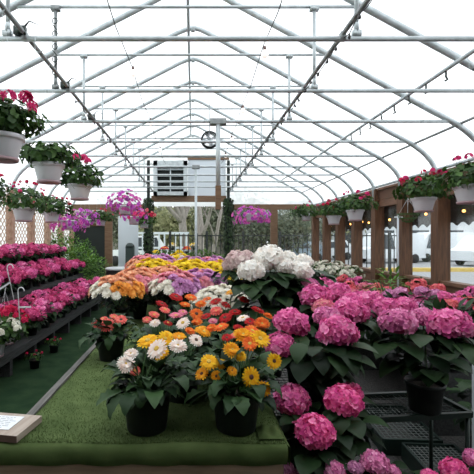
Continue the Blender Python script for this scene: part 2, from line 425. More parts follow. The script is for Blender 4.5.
def hyd_proto(seed, nh=6, R=.15, H=.30, hr=.085):
    rr = random.Random(seed); t = thing('potted_hydrangea', (0,0,0), '', 'hydrangea'); add_pot(t, .95)
    st = MB(); pts = []
    for k in range(nh):
        if k == 0: p = Vector((rr.uniform(-.02,.02), rr.uniform(-.02,.02), H+.06))
        else:
            a = 2*PI*k/(nh-1)+rr.uniform(-.3,.3)+seed; p = Vector((R*math.cos(a)*rr.uniform(.85,1.1), R*math.sin(a)*rr.uniform(.85,1.1), H+rr.uniform(-.045,.03)))
        pts.append(p); stem_curve(st, (0,0,.12), p-Vector((0,0,.03)), .004, .2, 4)
        s = hr*rr.uniform(.85,1.12)
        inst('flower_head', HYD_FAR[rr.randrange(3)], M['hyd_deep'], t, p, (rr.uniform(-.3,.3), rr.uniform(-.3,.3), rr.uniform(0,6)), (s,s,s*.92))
    st.build('stems', M['stem'], t)
    ball_foliage(70, .19, .26, .09, .11, .075, seed, .5, inner=.3, dmin=-.7).build('leaves', M['hyd_leaf'], t)
    return t
PROTO_H = [hyd_proto(21,5,.15,.29,.098), hyd_proto(22,4,.14,.29,.108), hyd_proto(23,6,.17,.28,.095)]
PROTO_S = [hyd_proto(24,7,.15,.30,.062), hyd_proto(25,8,.16,.30,.066), hyd_proto(26,6,.15,.31,.070)]
used = {}
def place(proto, loc, label, group=None, rz=0, sc=1, recolor=None, name='flower_head'):
    if id(proto) not in used: o = proto; used[id(proto)] = 1
    else: o = copy_tree(proto)
    o.location = loc; o.rotation_euler = (0,0,rz); o.scale = (sc,sc,sc); o['label'] = label
    if group: o['group'] = group
    elif 'group' in o: del o['group']
    if recolor:
        i = 0
        for ch in o.children:
            if ch.name.split('.')[0] == name:
                m = recolor(i) if callable(recolor) else recolor
                ch.material_slots[0].link = 'OBJECT'; ch.material_slots[0].material = m; i += 1
    return o

def gerbera(loc, flowers, label, nleaf=26, LL=.17, seed=0, pots=1.0):
    """flowers: (px, py, dd, r_px, colour, tilt, disc)"""
    loc = Vector(loc); t = thing('potted_gerbera', loc, label, 'gerbera'); add_pot(t, pots)
    st = MB(); rr = random.Random(seed)
    for (px, py, d, r, col, tilt, disc) in flowers:
        w = at(px, py, d); q = w-loc; rad = r*(.98 if d < 1.8 else .86)*d/F; tilt = tilt*(.95 if d < 1.8 else .75)+rr.uniform(-.15,.12)
        nrm = Vector((rr.uniform(-.4,.4), -tilt, 1.05-tilt*.75)).normalized()
        stem_curve(st, (rr.uniform(-.03,.03), rr.uniform(-.03,.03), .13*pots), q-nrm*rad*.15, .0028, .2)
        f = inst('flower', GERB[rr.randrange(3)], M[col], t, q, face_rot(nrm, rr.uniform(0,6)), (rad,rad,rad))
        inst('flower_disc', DISC, M[disc], f, (0,0,.02), (0,0,0), .95)
    lf = MB()
    nleaf = int(nleaf*2.3); LL *= .78
    for k in range(nleaf):
        a = 2*PI*k/nleaf*4.6+rr.uniform(-.3,.3); el = rr.uniform(.05,1.35); d = Vector((math.cos(a)*math.cos(el), math.sin(a)*math.cos(el), math.sin(el)))
        b = Vector((math.cos(a)*.03, math.sin(a)*.03, .14*pots)); sl = LL*rr.uniform(.2,1.15); st.tube([b, b+d*sl], .0025, 5, .4)
        lf.leaf(b+d*sl*.9, (d+rvec()*.35), (0,0,1), LL*rr.uniform(.7,1.05), LL*.58*rr.uniform(.8,1.15), rr.uniform(.5,1.5), .25, rr.random(), 8, .16, ruf=.5)
    st.build('stems', M['stem'], t); lf.build('leaves', M['gerb_leaf'], t)
    return t

def mum_proto(seed, n=62, R=.23, H=.16):
    rr = random.Random(seed); t = thing('potted_chrysanthemum', (0,0,0), '', 'chrysanthemum'); add_pot(t, 1.05)
    for i in range(n):
        z = 1-(i+.5)/n*.95; ph = i*2.39996; q = math.sqrt(1-z*z); s = rr.uniform(.040,.052)
        p = Vector((q*math.cos(ph)*R*rr.uniform(.93,1.05), q*math.sin(ph)*R*rr.uniform(.93,1.05), .27+z*H*rr.uniform(.92,1.08)))
        inst('bloom', MUM[rr.randrange(2)], M['m_yellow'], t, p, face_rot((q*math.cos(ph)*.8, q*math.sin(ph)*.8, z+.35), rr.uniform(0,6)), s)
    ball_foliage(170, .205, .27, .10, .06, .038, seed, .3, .3, .35, dmin=-.9).build('leaves', M['mum_leaf'], t)
    st = MB()
    for k in range(8): stem_curve(st, (0,0,.13), (.14*math.cos(k*.8), .14*math.sin(k*.8), .32), .003, .2, 4)
    st.build('stems', M['stem'], t)
    return t
PROTO_M = [mum_proto(31), mum_proto(32)]

def basket(loc, ztop, kind, label, seed, R=.24, H=.22, nf=9, cols=('ger_mag',), group=None, pr=1.0, hmat='galv', z0=.10, flr=.033):
    nm = {'ger':'hanging_geranium','pet':'hanging_petunia','green':'hanging_geranium'}[kind]
    loc = Vector(loc); t = thing(nm, loc, label, 'hanging basket', group); rr = random.Random(seed)
    inst('pot', BPOT, None, t, (0,0,0), sc=pr); inst('saucer', BSAUCER, None, t, (0,0,0), sc=pr); inst('soil', BSOIL, None, t, (0,0,0), sc=pr)
    hanger(t, .15*pr, .19*pr, ztop-loc.z, M[hmat], n=3)
    if kind == 'pet':
        ball_foliage(150, R*.9, H, z0, .05, .028, seed, .3, 0, .3, 3, -.5).build('leaves', M['ger_leaf'], t)
    else: geranium_foliage(430, R, H, z0, seed).build('leaves', M['ger_leaf'], t)
    st = MB()
    for i in range(nf):
        if kind == 'pet':
            z = rr.uniform(-.55,1); ph = rr.uniform(0,2*PI); q = math.sqrt(1-z*z); ir = rr.uniform(.85,1.25)
            p = Vector((q*math.cos(ph)*R*ir, q*math.sin(ph)*R*ir, z0+H*(.5+.55*z*ir))); s = rr.uniform(.038,.050)
            inst('bloom', TRU[rr.randrange(2)], M[cols[rr.randrange(len(cols))]], t, p, face_rot((q*math.cos(ph), q*math.sin(ph)-.3, z+.2), 0), s)
        else:
            z = rr.uniform(.2,1); ph = 2.4*i+rr.uniform(-.4,.4); q = math.sqrt(1-z*z); p = Vector((q*math.cos(ph)*R*1.0, q*math.sin(ph)*R*1.0, z0+H*(.5+.62*z)+.02))
            s = flr*rr.uniform(.8,1.3); stem_curve(st, (p.x*.3,p.y*.3,z0+H*.3), p, .002, .1, 4)
            inst('flower_cluster', CLU[rr.randrange(3)], M[cols[rr.randrange(len(cols))]], t, p, (rr.uniform(-.3,.3), rr.uniform(-.3,.3), rr.uniform(0,6)), s)
    if st.v: st.build('stems', M['stem'], t)
    return t

# ================================================================== THE PLACE
W_ = 4.45                          # half width of the house
HY = [3.5+1.22*k for k in range(10)]   # hoops along the house; last one at 14.48
YB = HY[-1]
ZE = 2.80; ZT = EYE+1.76; ZC = EYE+2.75; ZR = EYE+3.85
# --- ground
mb = MB(); mb.bx(-4.6, .45, -5, YB, -.05, 0); struct(tag(mb.build('floor', M['turf_floor'], smooth=False)))
mb = MB(); mb.bx(.45, W_, -5, YB, -.05, 0); struct(mb.build('floor_gravel', M['gravel'], smooth=False))
mb = MB(); mb.bx(-60, 60, -20, 80, -.14, -.06); struct(mb.build('ground_lawn', M['lawn'], smooth=False))
mb = MB(); mb.bx(5.6, 45, -10, 60, -.07, -.02); struct(mb.build('ground_road', M['asphalt'], smooth=False))
mb = MB(); mb.bx(4.6, 5.5, -10, 14.5, -.06, -.01); struct(mb.build('ground_path', M['concrete'], smooth=False))

# --- hoops
def raf(x): return 3.85-(.545 if x > 0 else .515)*abs(x)
def hoop_pts(off=0):
    pts = []
    def side(s):
        o = []
        for x in (.28, 1.2, 2.2, 3.2, 3.55): o.append((s*(x), EYE+raf(s*x)+off))
        x1, z1 = 3.62, EYE+raf(s*3.62)+off; x2, z2 = 4.34+off, 2.86
        for k in range(1, 8):
            t = k/8; cx, cz = 4.22+off, z1-.28
            o.append((s*((1-t)**2*x1+2*t*(1-t)*cx+t*t*x2), (1-t)**2*z1+2*t*(1-t)*cz+t*t*z2))
        o += [(s*x2, z2), (s*x2, ZE-.25)]
        return o
    return [(x,z) for x,z in side(-1)][::-1]+[(-.12,EYE+3.77+off),(0,EYE+3.80+off),(.12,EYE+3.77+off)]+side(1)
HP = hoop_pts(); WHICH = ['nearest the camera']+[ORD[k]+' from the camera' for k in range(1,9)]+['against the back gable']
for i, y in enumerate(HY):
    t = thing('roof_truss', (0,y,ZE), 'galvanised pipe roof truss of the greenhouse, '+WHICH[i], 'roof truss', 'roof trusses of the greenhouse')
    z0 = Vector((0,0,ZE))
    def P(x, z): return Vector((x, 0, z-ZE))
    mb = MB(); mb.tube([P(x,z) for x,z in HP], .042, 10); mb.build('hoop', M['galv'], t)
    mb = MB(); mb.tube([P(-3.95,ZT),P(3.9,ZT)], .024, 8); mb.build('tie_pipe', M['galv'], t)
    mb = MB(); mb.tube([P(-2.12,ZC),P(2.0,ZC)], .019, 8); mb.build('collar_pipe', M['galv'], t)
    for sx in (-1.62, 1.43):
        mb = MB(); mb.tube([P(sx,ZT),P(sx,ZC)], .020, 8)
        mb.box(P(sx,ZT+.045),(.075,.05,.05)); mb.lathe([(.02,.0),(.028,.0),(.016,.12),(.0,.12)],8,P(sx,ZT+.06)); mb.box(P(sx,ZC-.02),(.10,.06,.055))
        mb.build('strut', M['galv_dark'] if sx<0 and i==1 else M['galv'], t)
    for q in (P(-1.47,ZT+.02),P(1.31,ZT+.02),P(3.97,ZT-.05)):
        mb = MB(); mb.box(q,(.045,.055,.07)); mb.build('clamp', M['galv_dark'], t)
    mb = MB(); mb.box(P(0,EYE+3.77),(.07,.06,.08)); mb.build('clamp', M['galv'], t)
# --- pipes running along the house
def run(name, x, z, r, label, mat='galv', y0=1.2, y1=None, hooks=0):
    mb = MB(); mb.tube([(x,y0,z),(x,y1 or YB,z)], r, 8); o = mb.build(name, M[mat]); tag(o, label, 'pipe'); return o
run('purlin_pipe', -1.47, EYE+1.80, .021, 'long pipe over the left aisle from which the large white baskets hang', 'galv_dark')
run('purlin_pipe', 1.31, EYE+1.80, .021, 'long pipe right of the ridge carrying a string of little dark bulbs', 'galv_dark')
run('purlin_pipe', 3.10, EYE+2.09, .026, 'long pipe under the right roof slope above the row of baskets', 'galv')
run('purlin_pipe', 3.97, EYE+1.73, .022, 'long pipe at the bend of the hoops above the right wall', 'galv_dark')
run('ridge_pipe', -.08, EYE+3.76, .028, 'ridge pipe along the peak of the roof', 'galv')
run('eave_pipe', 4.36, ZE+.06, .03, 'pale pipe lying along the top of the right timber wall', 'galv', 3.5)
run('eave_pipe', -4.36, ZE+.06, .03, 'pale pipe lying along the top of the left wall', 'galv', 3.5)
# clips, chain and hooks
mb = MB(); 
for k in range(9): mb.tube([(-1.62+.03*math.cos(q+k*1.57),4.72-.03,ZC-.18-.075*k+.035*math.sin(q)) for q in [j*PI/4 for j in range(8)]], .006, 4, closed=True)
tag(mb.build('chain', M['black_metal']), 'dark chain wound down the left strut near the camera', 'chain')
for i, y in enumerate(HY[:3]):
    mb = MB(); mb.box((-1.50,y-.03,ZT+.055),(.10,.05,.07)); mb.tube([(-1.47,y-.02,ZT+.09),(-1.42,y-.03,ZT+.14),(-1.33,y-.03,ZT+.10)], .010, 6, r2=.002)
    tag(mb.build('pipe_clamp', M['black_metal']), 'black clamp with a pointed lever on the left pipe at the '+ORD[i]+' truss', 'clamp')
for i, (x, y, z) in enumerate(((-1.35,3.42,EYE+1.76),(2.45,5.2,EYE+1.75),(-1.40,6.9,EYE+1.76))):
    mb = MB(); mb.tube([(x,y,z),(x,y,z-.12)]+[(x+.035-.035*math.cos(q),y,z-.12-.035*math.sin(q)) for q in [.4*j for j in range(9)]], .004, 5)
    tag(mb.build('wire_hook', M['galv']), ['empty wire hook by the left pipe close to the camera','empty long wire hook below the right roof slope','empty wire hook by the left pipe beside the second basket'][i], 'hook')

# string lights with large pale bulbs
def sag_string(name, x0, x1, z, ys, label, drop=.10):
    t = thing(name, (0,0,z), label, 'string light'); pts = []; n = len(ys)
    for i, y in enumerate(ys):
        x = x0+(x1-x0)*i/(n-1); pts.append(Vector((x,y,0)))
        if i < n-1: pts.append(Vector((x+(x1-x0)*.5/(n-1),(y+ys[i+1])/2,-.09)))
    mb = MB(); mb.tube(pts, .007, 6); mb.build('cable', M['black_wire'], t)
    for i, y in enumerate(ys[1:-1]):
        p = pts[2*(i+1)]
        b = MB(); b.lathe([(.02,0),(.024,-.05),(.02,-.055)],10,(0,0,0)); b.build('socket', M['socket'], t, loc=p+Vector((.02,0,-.01)))
        b = MB(); b.lathe([(.02,-.05),(.045,-.08),(.055,-.11),(.048,-.14),(.025,-.16),(.001,-.165)],12,(0,0,0)); b.build('bulb', M['pale_bulb'], t, loc=p+Vector((.02,0,-.01)))
sag_string('string_light', -.95, -.98, ZC-.03, [3.6,6.25,8.9,11.6,14.3], 'black cable with large pale bulbs left of the ridge')
sag_string('string_light', .98, 1.0, ZC-.03, [3.6,5.6,8.06,10.4,12.4,14.3], 'black cable with large pale bulbs right of the ridge')
def clip_string(x, z, y0, y1, n, label, mat='dark_bulb', s=.014):
    t = thing('fairy_light_string', (x,y0,z), label, 'string light')
    pts = [Vector((0.012*math.sin(k*1.3),(y1-y0)*k/n,-.028-.014*math.cos(k*2.1))) for k in range(n+1)]
    mb = MB(); mb.tube(pts, .0045, 5); mb.build('cable', M['black_wire'], t)
    me = None
    for k in range(0, n, 2):
        if me is None:
            b = MB(); b.lathe([(s*.5,0),(s*.6,-s),(s,-s*1.4),(s*.9,-s*2.6),(s*.1,-s*3.2)],7); me = mesh_only(b,'bulb',M[mat])
        inst('bulb', me, None, t, pts[k], (rnd(-.4,.4),rnd(-.4,.4),0))
clip_string(1.31, EYE+1.785, 2.6, 14.3, 90, 'string of little dark bulbs clipped under the pipe right of the ridge')
clip_string(-1.47, EYE+1.785, 5.0, 14.3, 60, 'string of little dark bulbs clipped under the left aisle pipe', s=.012)
# small clips along the right slope pipe
for k in range(8):
    y = 4.9+.42*k; mb = MB(); mb.tube([(3.1,y,EYE+2.07),(3.1,y,EYE+2.0),(3.12,y,EYE+1.965),(3.085,y,EYE+1.95)], .013, 5)
    tag(mb.build('plant_hook', M['black_metal']), 'small dark hook on the right slope pipe, '+ORD[k]+' from the camera', 'hook', 'dark hooks along the right slope pipe')

# --- film roof and walls
mb = MB(); fp = hoop_pts(.045); n = len(fp); vs = []; y0, y1 = -.9, YB+.05
for y in (y0, y1): vs += [(x,y,z) for x,z in fp]
mb.add(vs, [(k,k+1,n+k+1,n+k) for k in range(n-1)]); struct(mb.build('ceiling', M['film']))
mb = MB(); vs = []
for y in (-5.0, -.9): vs += [(x,y,z) for x,z in fp]
mb.add(vs, [(k,k+1,n+k+1,n+k) for k in range(n-1)]); mb.bx(-4.56,-4.53,-5,-.9,0,ZE); mb.bx(4.58,4.62,-5,-.9,0,ZE); struct(mb.build('ceiling_light_block', M['wood_hdr'], smooth=False))  # unseen opaque roof and sides added to block light from behind the camera
gz = ZE+.02
mb = MB(); g = [(x,z) for x,z in fp if z >= gz]; vs = [(x,YB+.04,z) for x,z in g]+[(g[-1][0],YB+.04,gz),(g[0][0],YB+.04,gz)]; mb.add(vs, [tuple(range(len(vs)))])
struct(mb.build('wall_back', M['film2'], smooth=False))
mb = MB(); mb.bx(-4.52,-4.50,-5,YB,.0,ZE); struct(mb.build('wall_left', M['film'], smooth=False))
mb = MB(); vs = [(x,-5,z) for x,z in fp]; mb.add(vs, [tuple(range(len(vs)))]); mb.bx(-4.5,4.5,-5.06,-5.0,0,ZE); struct(mb.build('wall_light_block', M['wood_hdr'], smooth=False))  # unseen opaque end wall added to keep the front light down
# --- right timber wall
mb = MB(); mb.bx(W_-.02,W_+.06,-5,YB,0,.82); struct(mb.build('wall_right', M['wood_hdr'], smooth=False))
mb = MB(); mb.bx(W_-.03,W_+.05,-5,YB,ZE-.42,ZE-.03); struct(mb.build('wall_right_header', M['wood_hdr'], smooth=False))
mb = MB(); mb.bx(W_-.10,W_+.10,-5,YB,ZE-.03,ZE+.02); struct(mb.build('trim_1', M['wood_hdr'], smooth=False))
mb = MB(); mb.bx(W_-.10,W_+.10,-5,YB,.82,.88); struct(mb.build('trim_2', M['wood_hdr'], smooth=False))
PY = [HY[0]-3.66,HY[0]-2.44, HY[0]-1.22]+HY
for i, y in enumerate(PY):
    mb = MB(); mb.bx(W_-.13,W_+.09,y-.11,y+.11,0,ZE); o = mb.build('wooden_post', M['wood_post'], smooth=False, loc=(0,0,0))
    tag(o, 'brown timber post of the right wall, '+('%s from the back corner' % ORD[len(PY)-1-i]), 'post', 'timber posts of the right wall')
    if i < len(PY)-1:
        mb = MB(); mb.bx(W_+.035,W_+.045,y+.11,PY[i+1]-.11,.88,ZE-.42); o = mb.build('window_%d'%(i+1), M['glass'], smooth=False); struct(o)
# corner board at back right
# --- scalloped awning fringe outside
mb = MB(); n = 240; ya, yb = 2.5, 14.2
for k in range(n):
    q0, q1 = ya+(yb-ya)*k/n, ya+(yb-ya)*(k+1)/n
    f = lambda y: 1.86+.075*abs(math.cos(PI*y/.30))
    for dx in (0,.006): mb.add([(W_+.2+dx,q0,2.46),(W_+.2+dx,q1,2.46),(W_+.2+dx,q1,f(q1)-.02),(W_+.2+dx,q0,f(q0)-.02)], [(0,1,2,3)])
mb.bx(W_+.19,W_+.215,ya,yb,2.42,2.47)
tag(mb.build('awning_valance', M['valance'], smooth=False), 'dark scalloped awning fringe hanging outside the right windows', 'awning')
t = thing('fairy_light_string', (W_+.12,0,2.02), 'string of warm lit bulbs along the right windows', 'string light')
mb = MB(); pts = []; bs = [(3.9,.0),(4.5,.1),(5.2,.04),(6.25,.13),(6.75,.07),(7.85,.09),(8.9,.0),(9.3,.05),(10.4,.03),(10.8,.07),(11.6,.04),(12.3,.05),(13.3,.04)]
mb.tube([Vector((0,y,z+.03)) for y,z in bs], .004, 5); mb.build('cable', M['black_wire'], t)
b = MB(); b.ball((0,0,0), .026, 8, 6); me = mesh_only(b,'bulb',M['warm_bulb'])
for y,z in bs: inst('bulb', me, None, t, (0,y,z))

# --- left wall: posts and lattice
for i in range(3, 10):
    y = HY[i]; mb = MB(); mb.bx(-4.46,-4.30,y-.07,y+.07,0,ZE); tag(mb.build('wooden_post', M['lattice'], smooth=False), 'brown timber post of the left wall, %s from the back corner' % ORD[9-i], 'post', 'timber posts of the left wall')
    if i < 9:
        mb = MB(); ya, yb = y+.07, HY[i+1]-.07; z0, z1 = 1.1, 2.62; st = .17
        k = -int((z1-z0)/st)
        while k*st < (yb-ya):
            for sgn in (1,-1):
                # slat at 45 degrees clipped to the panel
                yy0 = ya+k*st if sgn > 0 else yb-k*st
                t0, t1 = 0, z1-z0
                if sgn > 0: t0 = max(t0, ya-yy0); t1 = min(t1, yb-yy0)
                else: t0 = max(t0, yy0-yb); t1 = min(t1, yy0-ya)
                if t1-t0 > .03: mb.bar((-4.36+.006*sgn, yy0+sgn*t0, z0+t0), (-4.36+.006*sgn, yy0+sgn*t1, z0+t1), .008, .026)
            k += 1
        mb.bx(-4.38,-4.34,ya,yb,z1,z1+.05)
        tag(mb.build('lattice_panel', M['lattice'], smooth=False), 'diagonal wooden lattice panel of the left wall, %s from the back corner' % ORD[8-i], 'lattice', 'lattice panels of the left wall')

# --- back gable wall
def bxs(name, x0,x1,y0,y1,z0,z1, mat): 
    mb = MB(); mb.bx(x0,x1,y0,y1,z0,z1); return mb.build(name, M[mat], smooth=False)
k14 = YB/F
struct(bxs('trim_3', 1.35, 4.40, YB-.06, YB+.08, ZE-.10, ZE+.09, 'wood_beam'))
struct(bxs('trim_4', -1.5, 1.2, YB-.10, YB+.04, EYE+38*k14, EYE+44*k14, 'wood_beam'))
struct(bxs('trim_5', -.2, 1.3, YB-.07, YB+.02, EYE+80*k14, EYE+82.5*k14, 'wood_beam'))
struct(bxs('trim_6', -4.4, -1.55, YB-.06, YB+.08, ZE-.10, ZE+.09, 'wood_beam'))
struct(bxs('trim_7', 1.35, 4.40, YB-.04, YB+.06, .82, .92, 'wood_beam'))
struct(bxs('trim_8', -4.4, -3.2, YB-.06, YB+.06, 2.10, 2.20, 'wood_post'))
for nm, x0, x1, lab in (('wooden_post',2.80,3.05,'light brown mullion post in the middle of the back right windows'),('wooden_post',-3.18,-2.92,'light brown post left of the white door in the back wall')):
    tag(bxs(nm, x0, x1, YB-.07, YB+.07, 0, ZE-.10, 'wood_beam'), lab, 'post')
struct(bxs('window_21', 1.42, 2.80, YB, YB+.01, .9, ZE-.1, 'glass')); struct(bxs('window_22', 3.05, 4.35, YB, YB+.01, .9, ZE-.1, 'glass'))
struct(bxs('window_23', -4.40, -3.18, YB-.01, YB+.01, .3, 2.10, 'near_black'))  # darkness beyond this window put in as an opaque dark panel
struct(bxs('wall_back_low', 1.42, 4.35, YB-.02, YB+.02, 0, .82, 'wood_hdr'))
struct(bxs('wall_back_panel', -.18, 1.18, YB-.03, YB+.03, EYE+44*k14, EYE+80*k14, 'white_paint'))
# door
d = bxs('door_1', -2.70, -1.98, YB-.04, YB+.02, 0, EYE+24*k14, 'white_paint'); struct(d)
# ivy covered posts
for x, lab in ((-1.60,'tall dark post wrapped in ivy left of the opening in the back wall'),(1.27,'tall dark post wrapped in ivy right of the opening in the back wall')):
    t = thing('ivy_post', (x,YB-.12,0), lab, 'post')
    mb = MB(); mb.bx(-.10,.10,-.08,.06,0,3.1); mb.bx(-.05,.05,-.05,.05,3.1,4.45); mb.build('post', M['near_black'], t, smooth=False)
    mb = MB(); rr = random.Random(3)
    for k in range(1500):
        a = rr.uniform(0,2*PI); z = rr.uniform(0,3.05); r = .145+.03*math.sin(z*5)+rr.uniform(-.02,.03); round_leaf(mb, (r*math.cos(a), r*math.sin(a), z), Vector((math.cos(a),math.sin(a),.4)).normalized(), rr.uniform(.03,.05), rr.random())
    mb.build('ivy', M['moss'], t)
# louvre vent
x0, x1, z0, z1 = (154-193)*k14, (187.5-193)*k14, EYE+44*k14, EYE+78*k14
t = thing('wall_vent', ((x0+x1)/2,YB-.15,z0), 'square metal louvre vent high in the back wall', 'vent'); w = (x1-x0)/2; h = z1-z0
mb = MB(); 
for a in ((-w,-w+.14,0,h),(w-.14,w,0,h),(-w,w,0,.13),(-w,w,h-.20,h)): mb.bx(a[0],a[1],-.12,.12,a[2],a[3])
mb.build('frame', M['galv'], t, smooth=False)
mb = MB(); mb.bx(-w+.1,w-.1,.06,.1,.1,h-.1); mb.build('backing', M['near_black'], t, smooth=False)
for k in range(4):
    mb = MB(); z = .13+(h-.33)*(k+.5)/4; mb.add([(-w+.14,-.05,z-.02),(w-.14,-.05,z-.02),(w-.14,.05,z+.07),(-w+.14,.05,z+.07),(-w+.14,-.06,z-.01),(w-.14,-.06,z-.01),(w-.14,.04,z+.08),(-w+.14,.04,z+.08)], [(0,1,2,3),(4,5,6,7),(0,1,5,4)]); mb.build('slat', M['galv'], t, smooth=False)
mb = MB(); mb.bx(-.02,.02,-.08,-.05,.1,h-.1); mb.build('divider', M['galv'], t, smooth=False)

# hanging fan
fp_ = at(209.5,140,8.0)
t = thing('circulation_fan', fp_, 'round black ringed fan hanging below the ridge', 'fan')
mb = MB(); ring = [Vector((.155*math.cos(q),0,.155*math.sin(q))) for q in [2*PI*k/28 for k in range(28)]]
for yy in (-.05,-.02,.01,.04): mb.tube([p+Vector((0,yy,0)) for p in ring], .018, 6, closed=True)
mb.build('housing', M['black_plastic'], t)
mb = MB()
for q in (.04,.07,.10,.13): mb.tube([Vector((q*math.cos(a),-.07,q*math.sin(a))) for a in [2*PI*k/20 for k in range(20)]], .003, 4, closed=True)
for k in range(8): mb.tube([(0,-.075,0),(.155*math.cos(k*PI/4),-.065,.155*math.sin(k*PI/4))], .003, 4)
mb.build('guard', M['galv'], t)
for k in range(4):
    a = k*PI/2+.3; mb = MB(); mb.add([(.02*math.cos(a),-.02,.02*math.sin(a)),(.13*math.cos(a-.3),-.03,.13*math.sin(a-.3)),(.14*math.cos(a+.35),.02,.14*math.sin(a+.35)),(.03*math.cos(a+1),.01,.03*math.sin(a+1))],[(0,1,2,3)]); mb.build('blade', M['white_plastic'], t)
mb = MB(); mb.tube([(0,-.05,0),(0,.10,0)], .045, 12); mb.build('motor', M['galv'], t)
mb = MB(); mb.tube([(0,0,.16),(0,0,ZC-fp_.z)], .008, 6); mb.build('rod', M['galv_dark'], t)

# standing/hanging pipes in the middle
px = at(218,122,HY[2]); t = thing('hanging_pole', (px.x,HY[2],0), 'pale hanging pipe right of the ridge with a wooden block at its foot', 'pole')
mb = MB(); mb.tube([(0,-.03,2.36),(0,-.03,ZT)], .034, 10); mb.build('pipe', M['galv'], t)
mb = MB(); mb.bx(-.12,.12,-.07,.05,ZT-.05,ZT+.03); mb.build('clamp', M['galv_dark'], t, smooth=False)
mb = MB(); mb.bx(-.04,.04,-.08,.0,2.05,2.40); mb.build('wooden_block', M['wood_beam'], t, smooth=False)
t = thing('support_pole', (.07,HY[5],0), 'slim pale pole standing in the middle of the house', 'pole')
mb = MB(); mb.tube([(0,-.03,0),(0,-.03,ZT)], .030, 10); mb.build('pipe', M['galv'], t)
mb = MB(); mb.bx(-.09,.09,-.07,.05,ZT-.05,ZT+.03); mb.build('clamp', M['galv_dark'], t, smooth=False)

# ================================================================== centre table
TX0, TX1, TY0, TY1, TZ = -1.22, .37, 1.57, 8.0, .80
t = thing('plant_table', ((TX0+TX1)/2, TY0, 0), 'long low table covered in bright green artificial turf', 'table')
ox = (TX0+TX1)/2
def tb(name, x0,x1,y0,y1,z0,z1,mat,smooth=False):
    mb = MB(); mb.bx(x0-ox,x1-ox,y0-TY0,y1-TY0,z0,z1); return mb.build(name, M[mat], t, smooth)
BX = -.735
# turf sheet: top plus rounded front lip, slightly uneven, left edge along the grey board
mb = MB(); nx, ny = 70, 120; rr = random.Random(4)
def turf_z(x, y): return TZ+.003*math.sin(x*9+y*5)+.002*math.sin(y*17-x*13)
vs = []; prof = [(.0,-.085),(-.012,-.06),(-.014,-.03),(-.008,-.010),(.008,0)]
rows = [(o, dz) for o, dz in prof]+[(.02+(TY1-TY0-.02)*j/ny, 0) for j in range(1, ny+1)]
for (yo, dz) in rows:
    xl = TX0 if yo < .012 else BX+.01
    for i in range(nx+1):
        x = xl+(TX1-xl)*i/nx; z = turf_z(x, TY0+yo) if dz == 0 else TZ+dz+.002*math.sin(x*23)
        vs.append((x-ox, yo+.003*math.sin(x*31+dz*40)*(dz<0), z))
mb.add(vs, [(j*(nx+1)+i, j*(nx+1)+i+1, (j+1)*(nx+1)+i+1, (j+1)*(nx+1)+i) for j in range(len(rows)-1) for i in range(nx)])
# right side lip
vs = []
for j in range(61):
    y = (TY1-TY0)*j/60
    for dx, dz in ((0,0),(.012,-.012),(.014,-.05),(.010,-.085)): vs.append((TX1-ox+dx, y, turf_z(TX1,TY0+y)+dz))
mb.add(vs, [(j*4+i, j*4+i+1, (j+1)*4+i+1, (j+1)*4+i) for j in range(60) for i in range(3)])
mb.build('turf_cover', M['turf'], t)
# turf blades
mb = MB(); rr = random.Random(9)
for k in range(26000):
    y = 1.575+ (rr.random()**1.8)*2.2; x = rr.uniform(BX+.01, TX1) ; z = turf_z(x,y)
    a = rr.uniform(0,PI); h = rr.uniform(.004,.009); w = .0012; dx, dy = w*math.cos(a), w*math.sin(a); lx, ly = rr.uniform(-.004,.004), rr.uniform(-.004,.004)
    mb.add([(x-ox-dx,y-TY0-dy,z),(x-ox+dx,y-TY0+dy,z),(x-ox+lx,y-TY0+ly,z+h)], [(0,1,2)], rr.random())
M['turf_blade'] = organic('turf_blade', (.065,.10,.034), (.125,.172,.064), .8, .1, .1)
o = mb.build('turf_pile', M['turf_blade'], t, False); o['kind'] = 'stuff'
tb('frame_rail', TX0, TX1-.015, TY0+.002, TY0+.04, TZ-.125, TZ-.02, 'frame_wood')
tb('deck', BX, TX1-.01, TY0+.03, TY1, TZ-.06, TZ-.012, 'frame_wood')
tb('side_rail', TX1-.05, TX1-.005, TY0+.04, TY1, TZ-.14, TZ-.06, 'frame_wood')
tb('edge_board', BX-.02, BX+.015, TY0+.18, 3.6, TZ-.06, TZ+.012, 'wood_grey')
tb('edge_shelf', TX0, BX-.02, TY0+.02, TY0+.24, TZ-.04, TZ-.004, 'wood_grey')
for x in (TX0+.2, -.5, .0, TX1-.06):
    for y in (TY0+.09, 4.6, 7.8):
        if x < BX and y > 2: continue
        tb('leg', x-.035, x+.035, y-.035, y+.035, 0, TZ-.06, 'frame_wood')
# crumple of turf at the right front corner
mb = MB(); n = 14; vs = []
for j in range(n+1):
    for i in range(n+1):
        u, v = i/n, j/n; x = .265+.10*u; y = 1.60+.12*v
        e = math.sin(PI*u)*math.sin(PI*v); vs.append((x, y, TZ+.004+e*.022*(1+.8*math.sin(7*u+5*v)*math.cos(6*v-3*u))))
mb.add(vs, [(j*(n+1)+i, j*(n+1)+i+1, (j+1)*(n+1)+i+1, (j+1)*(n+1)+i) for j in range(n) for i in range(n)])
tag(mb.build('turf_scrap', M['turf']), 'crumpled scrap of green turf at the right front corner of the table', 'turf scrap')
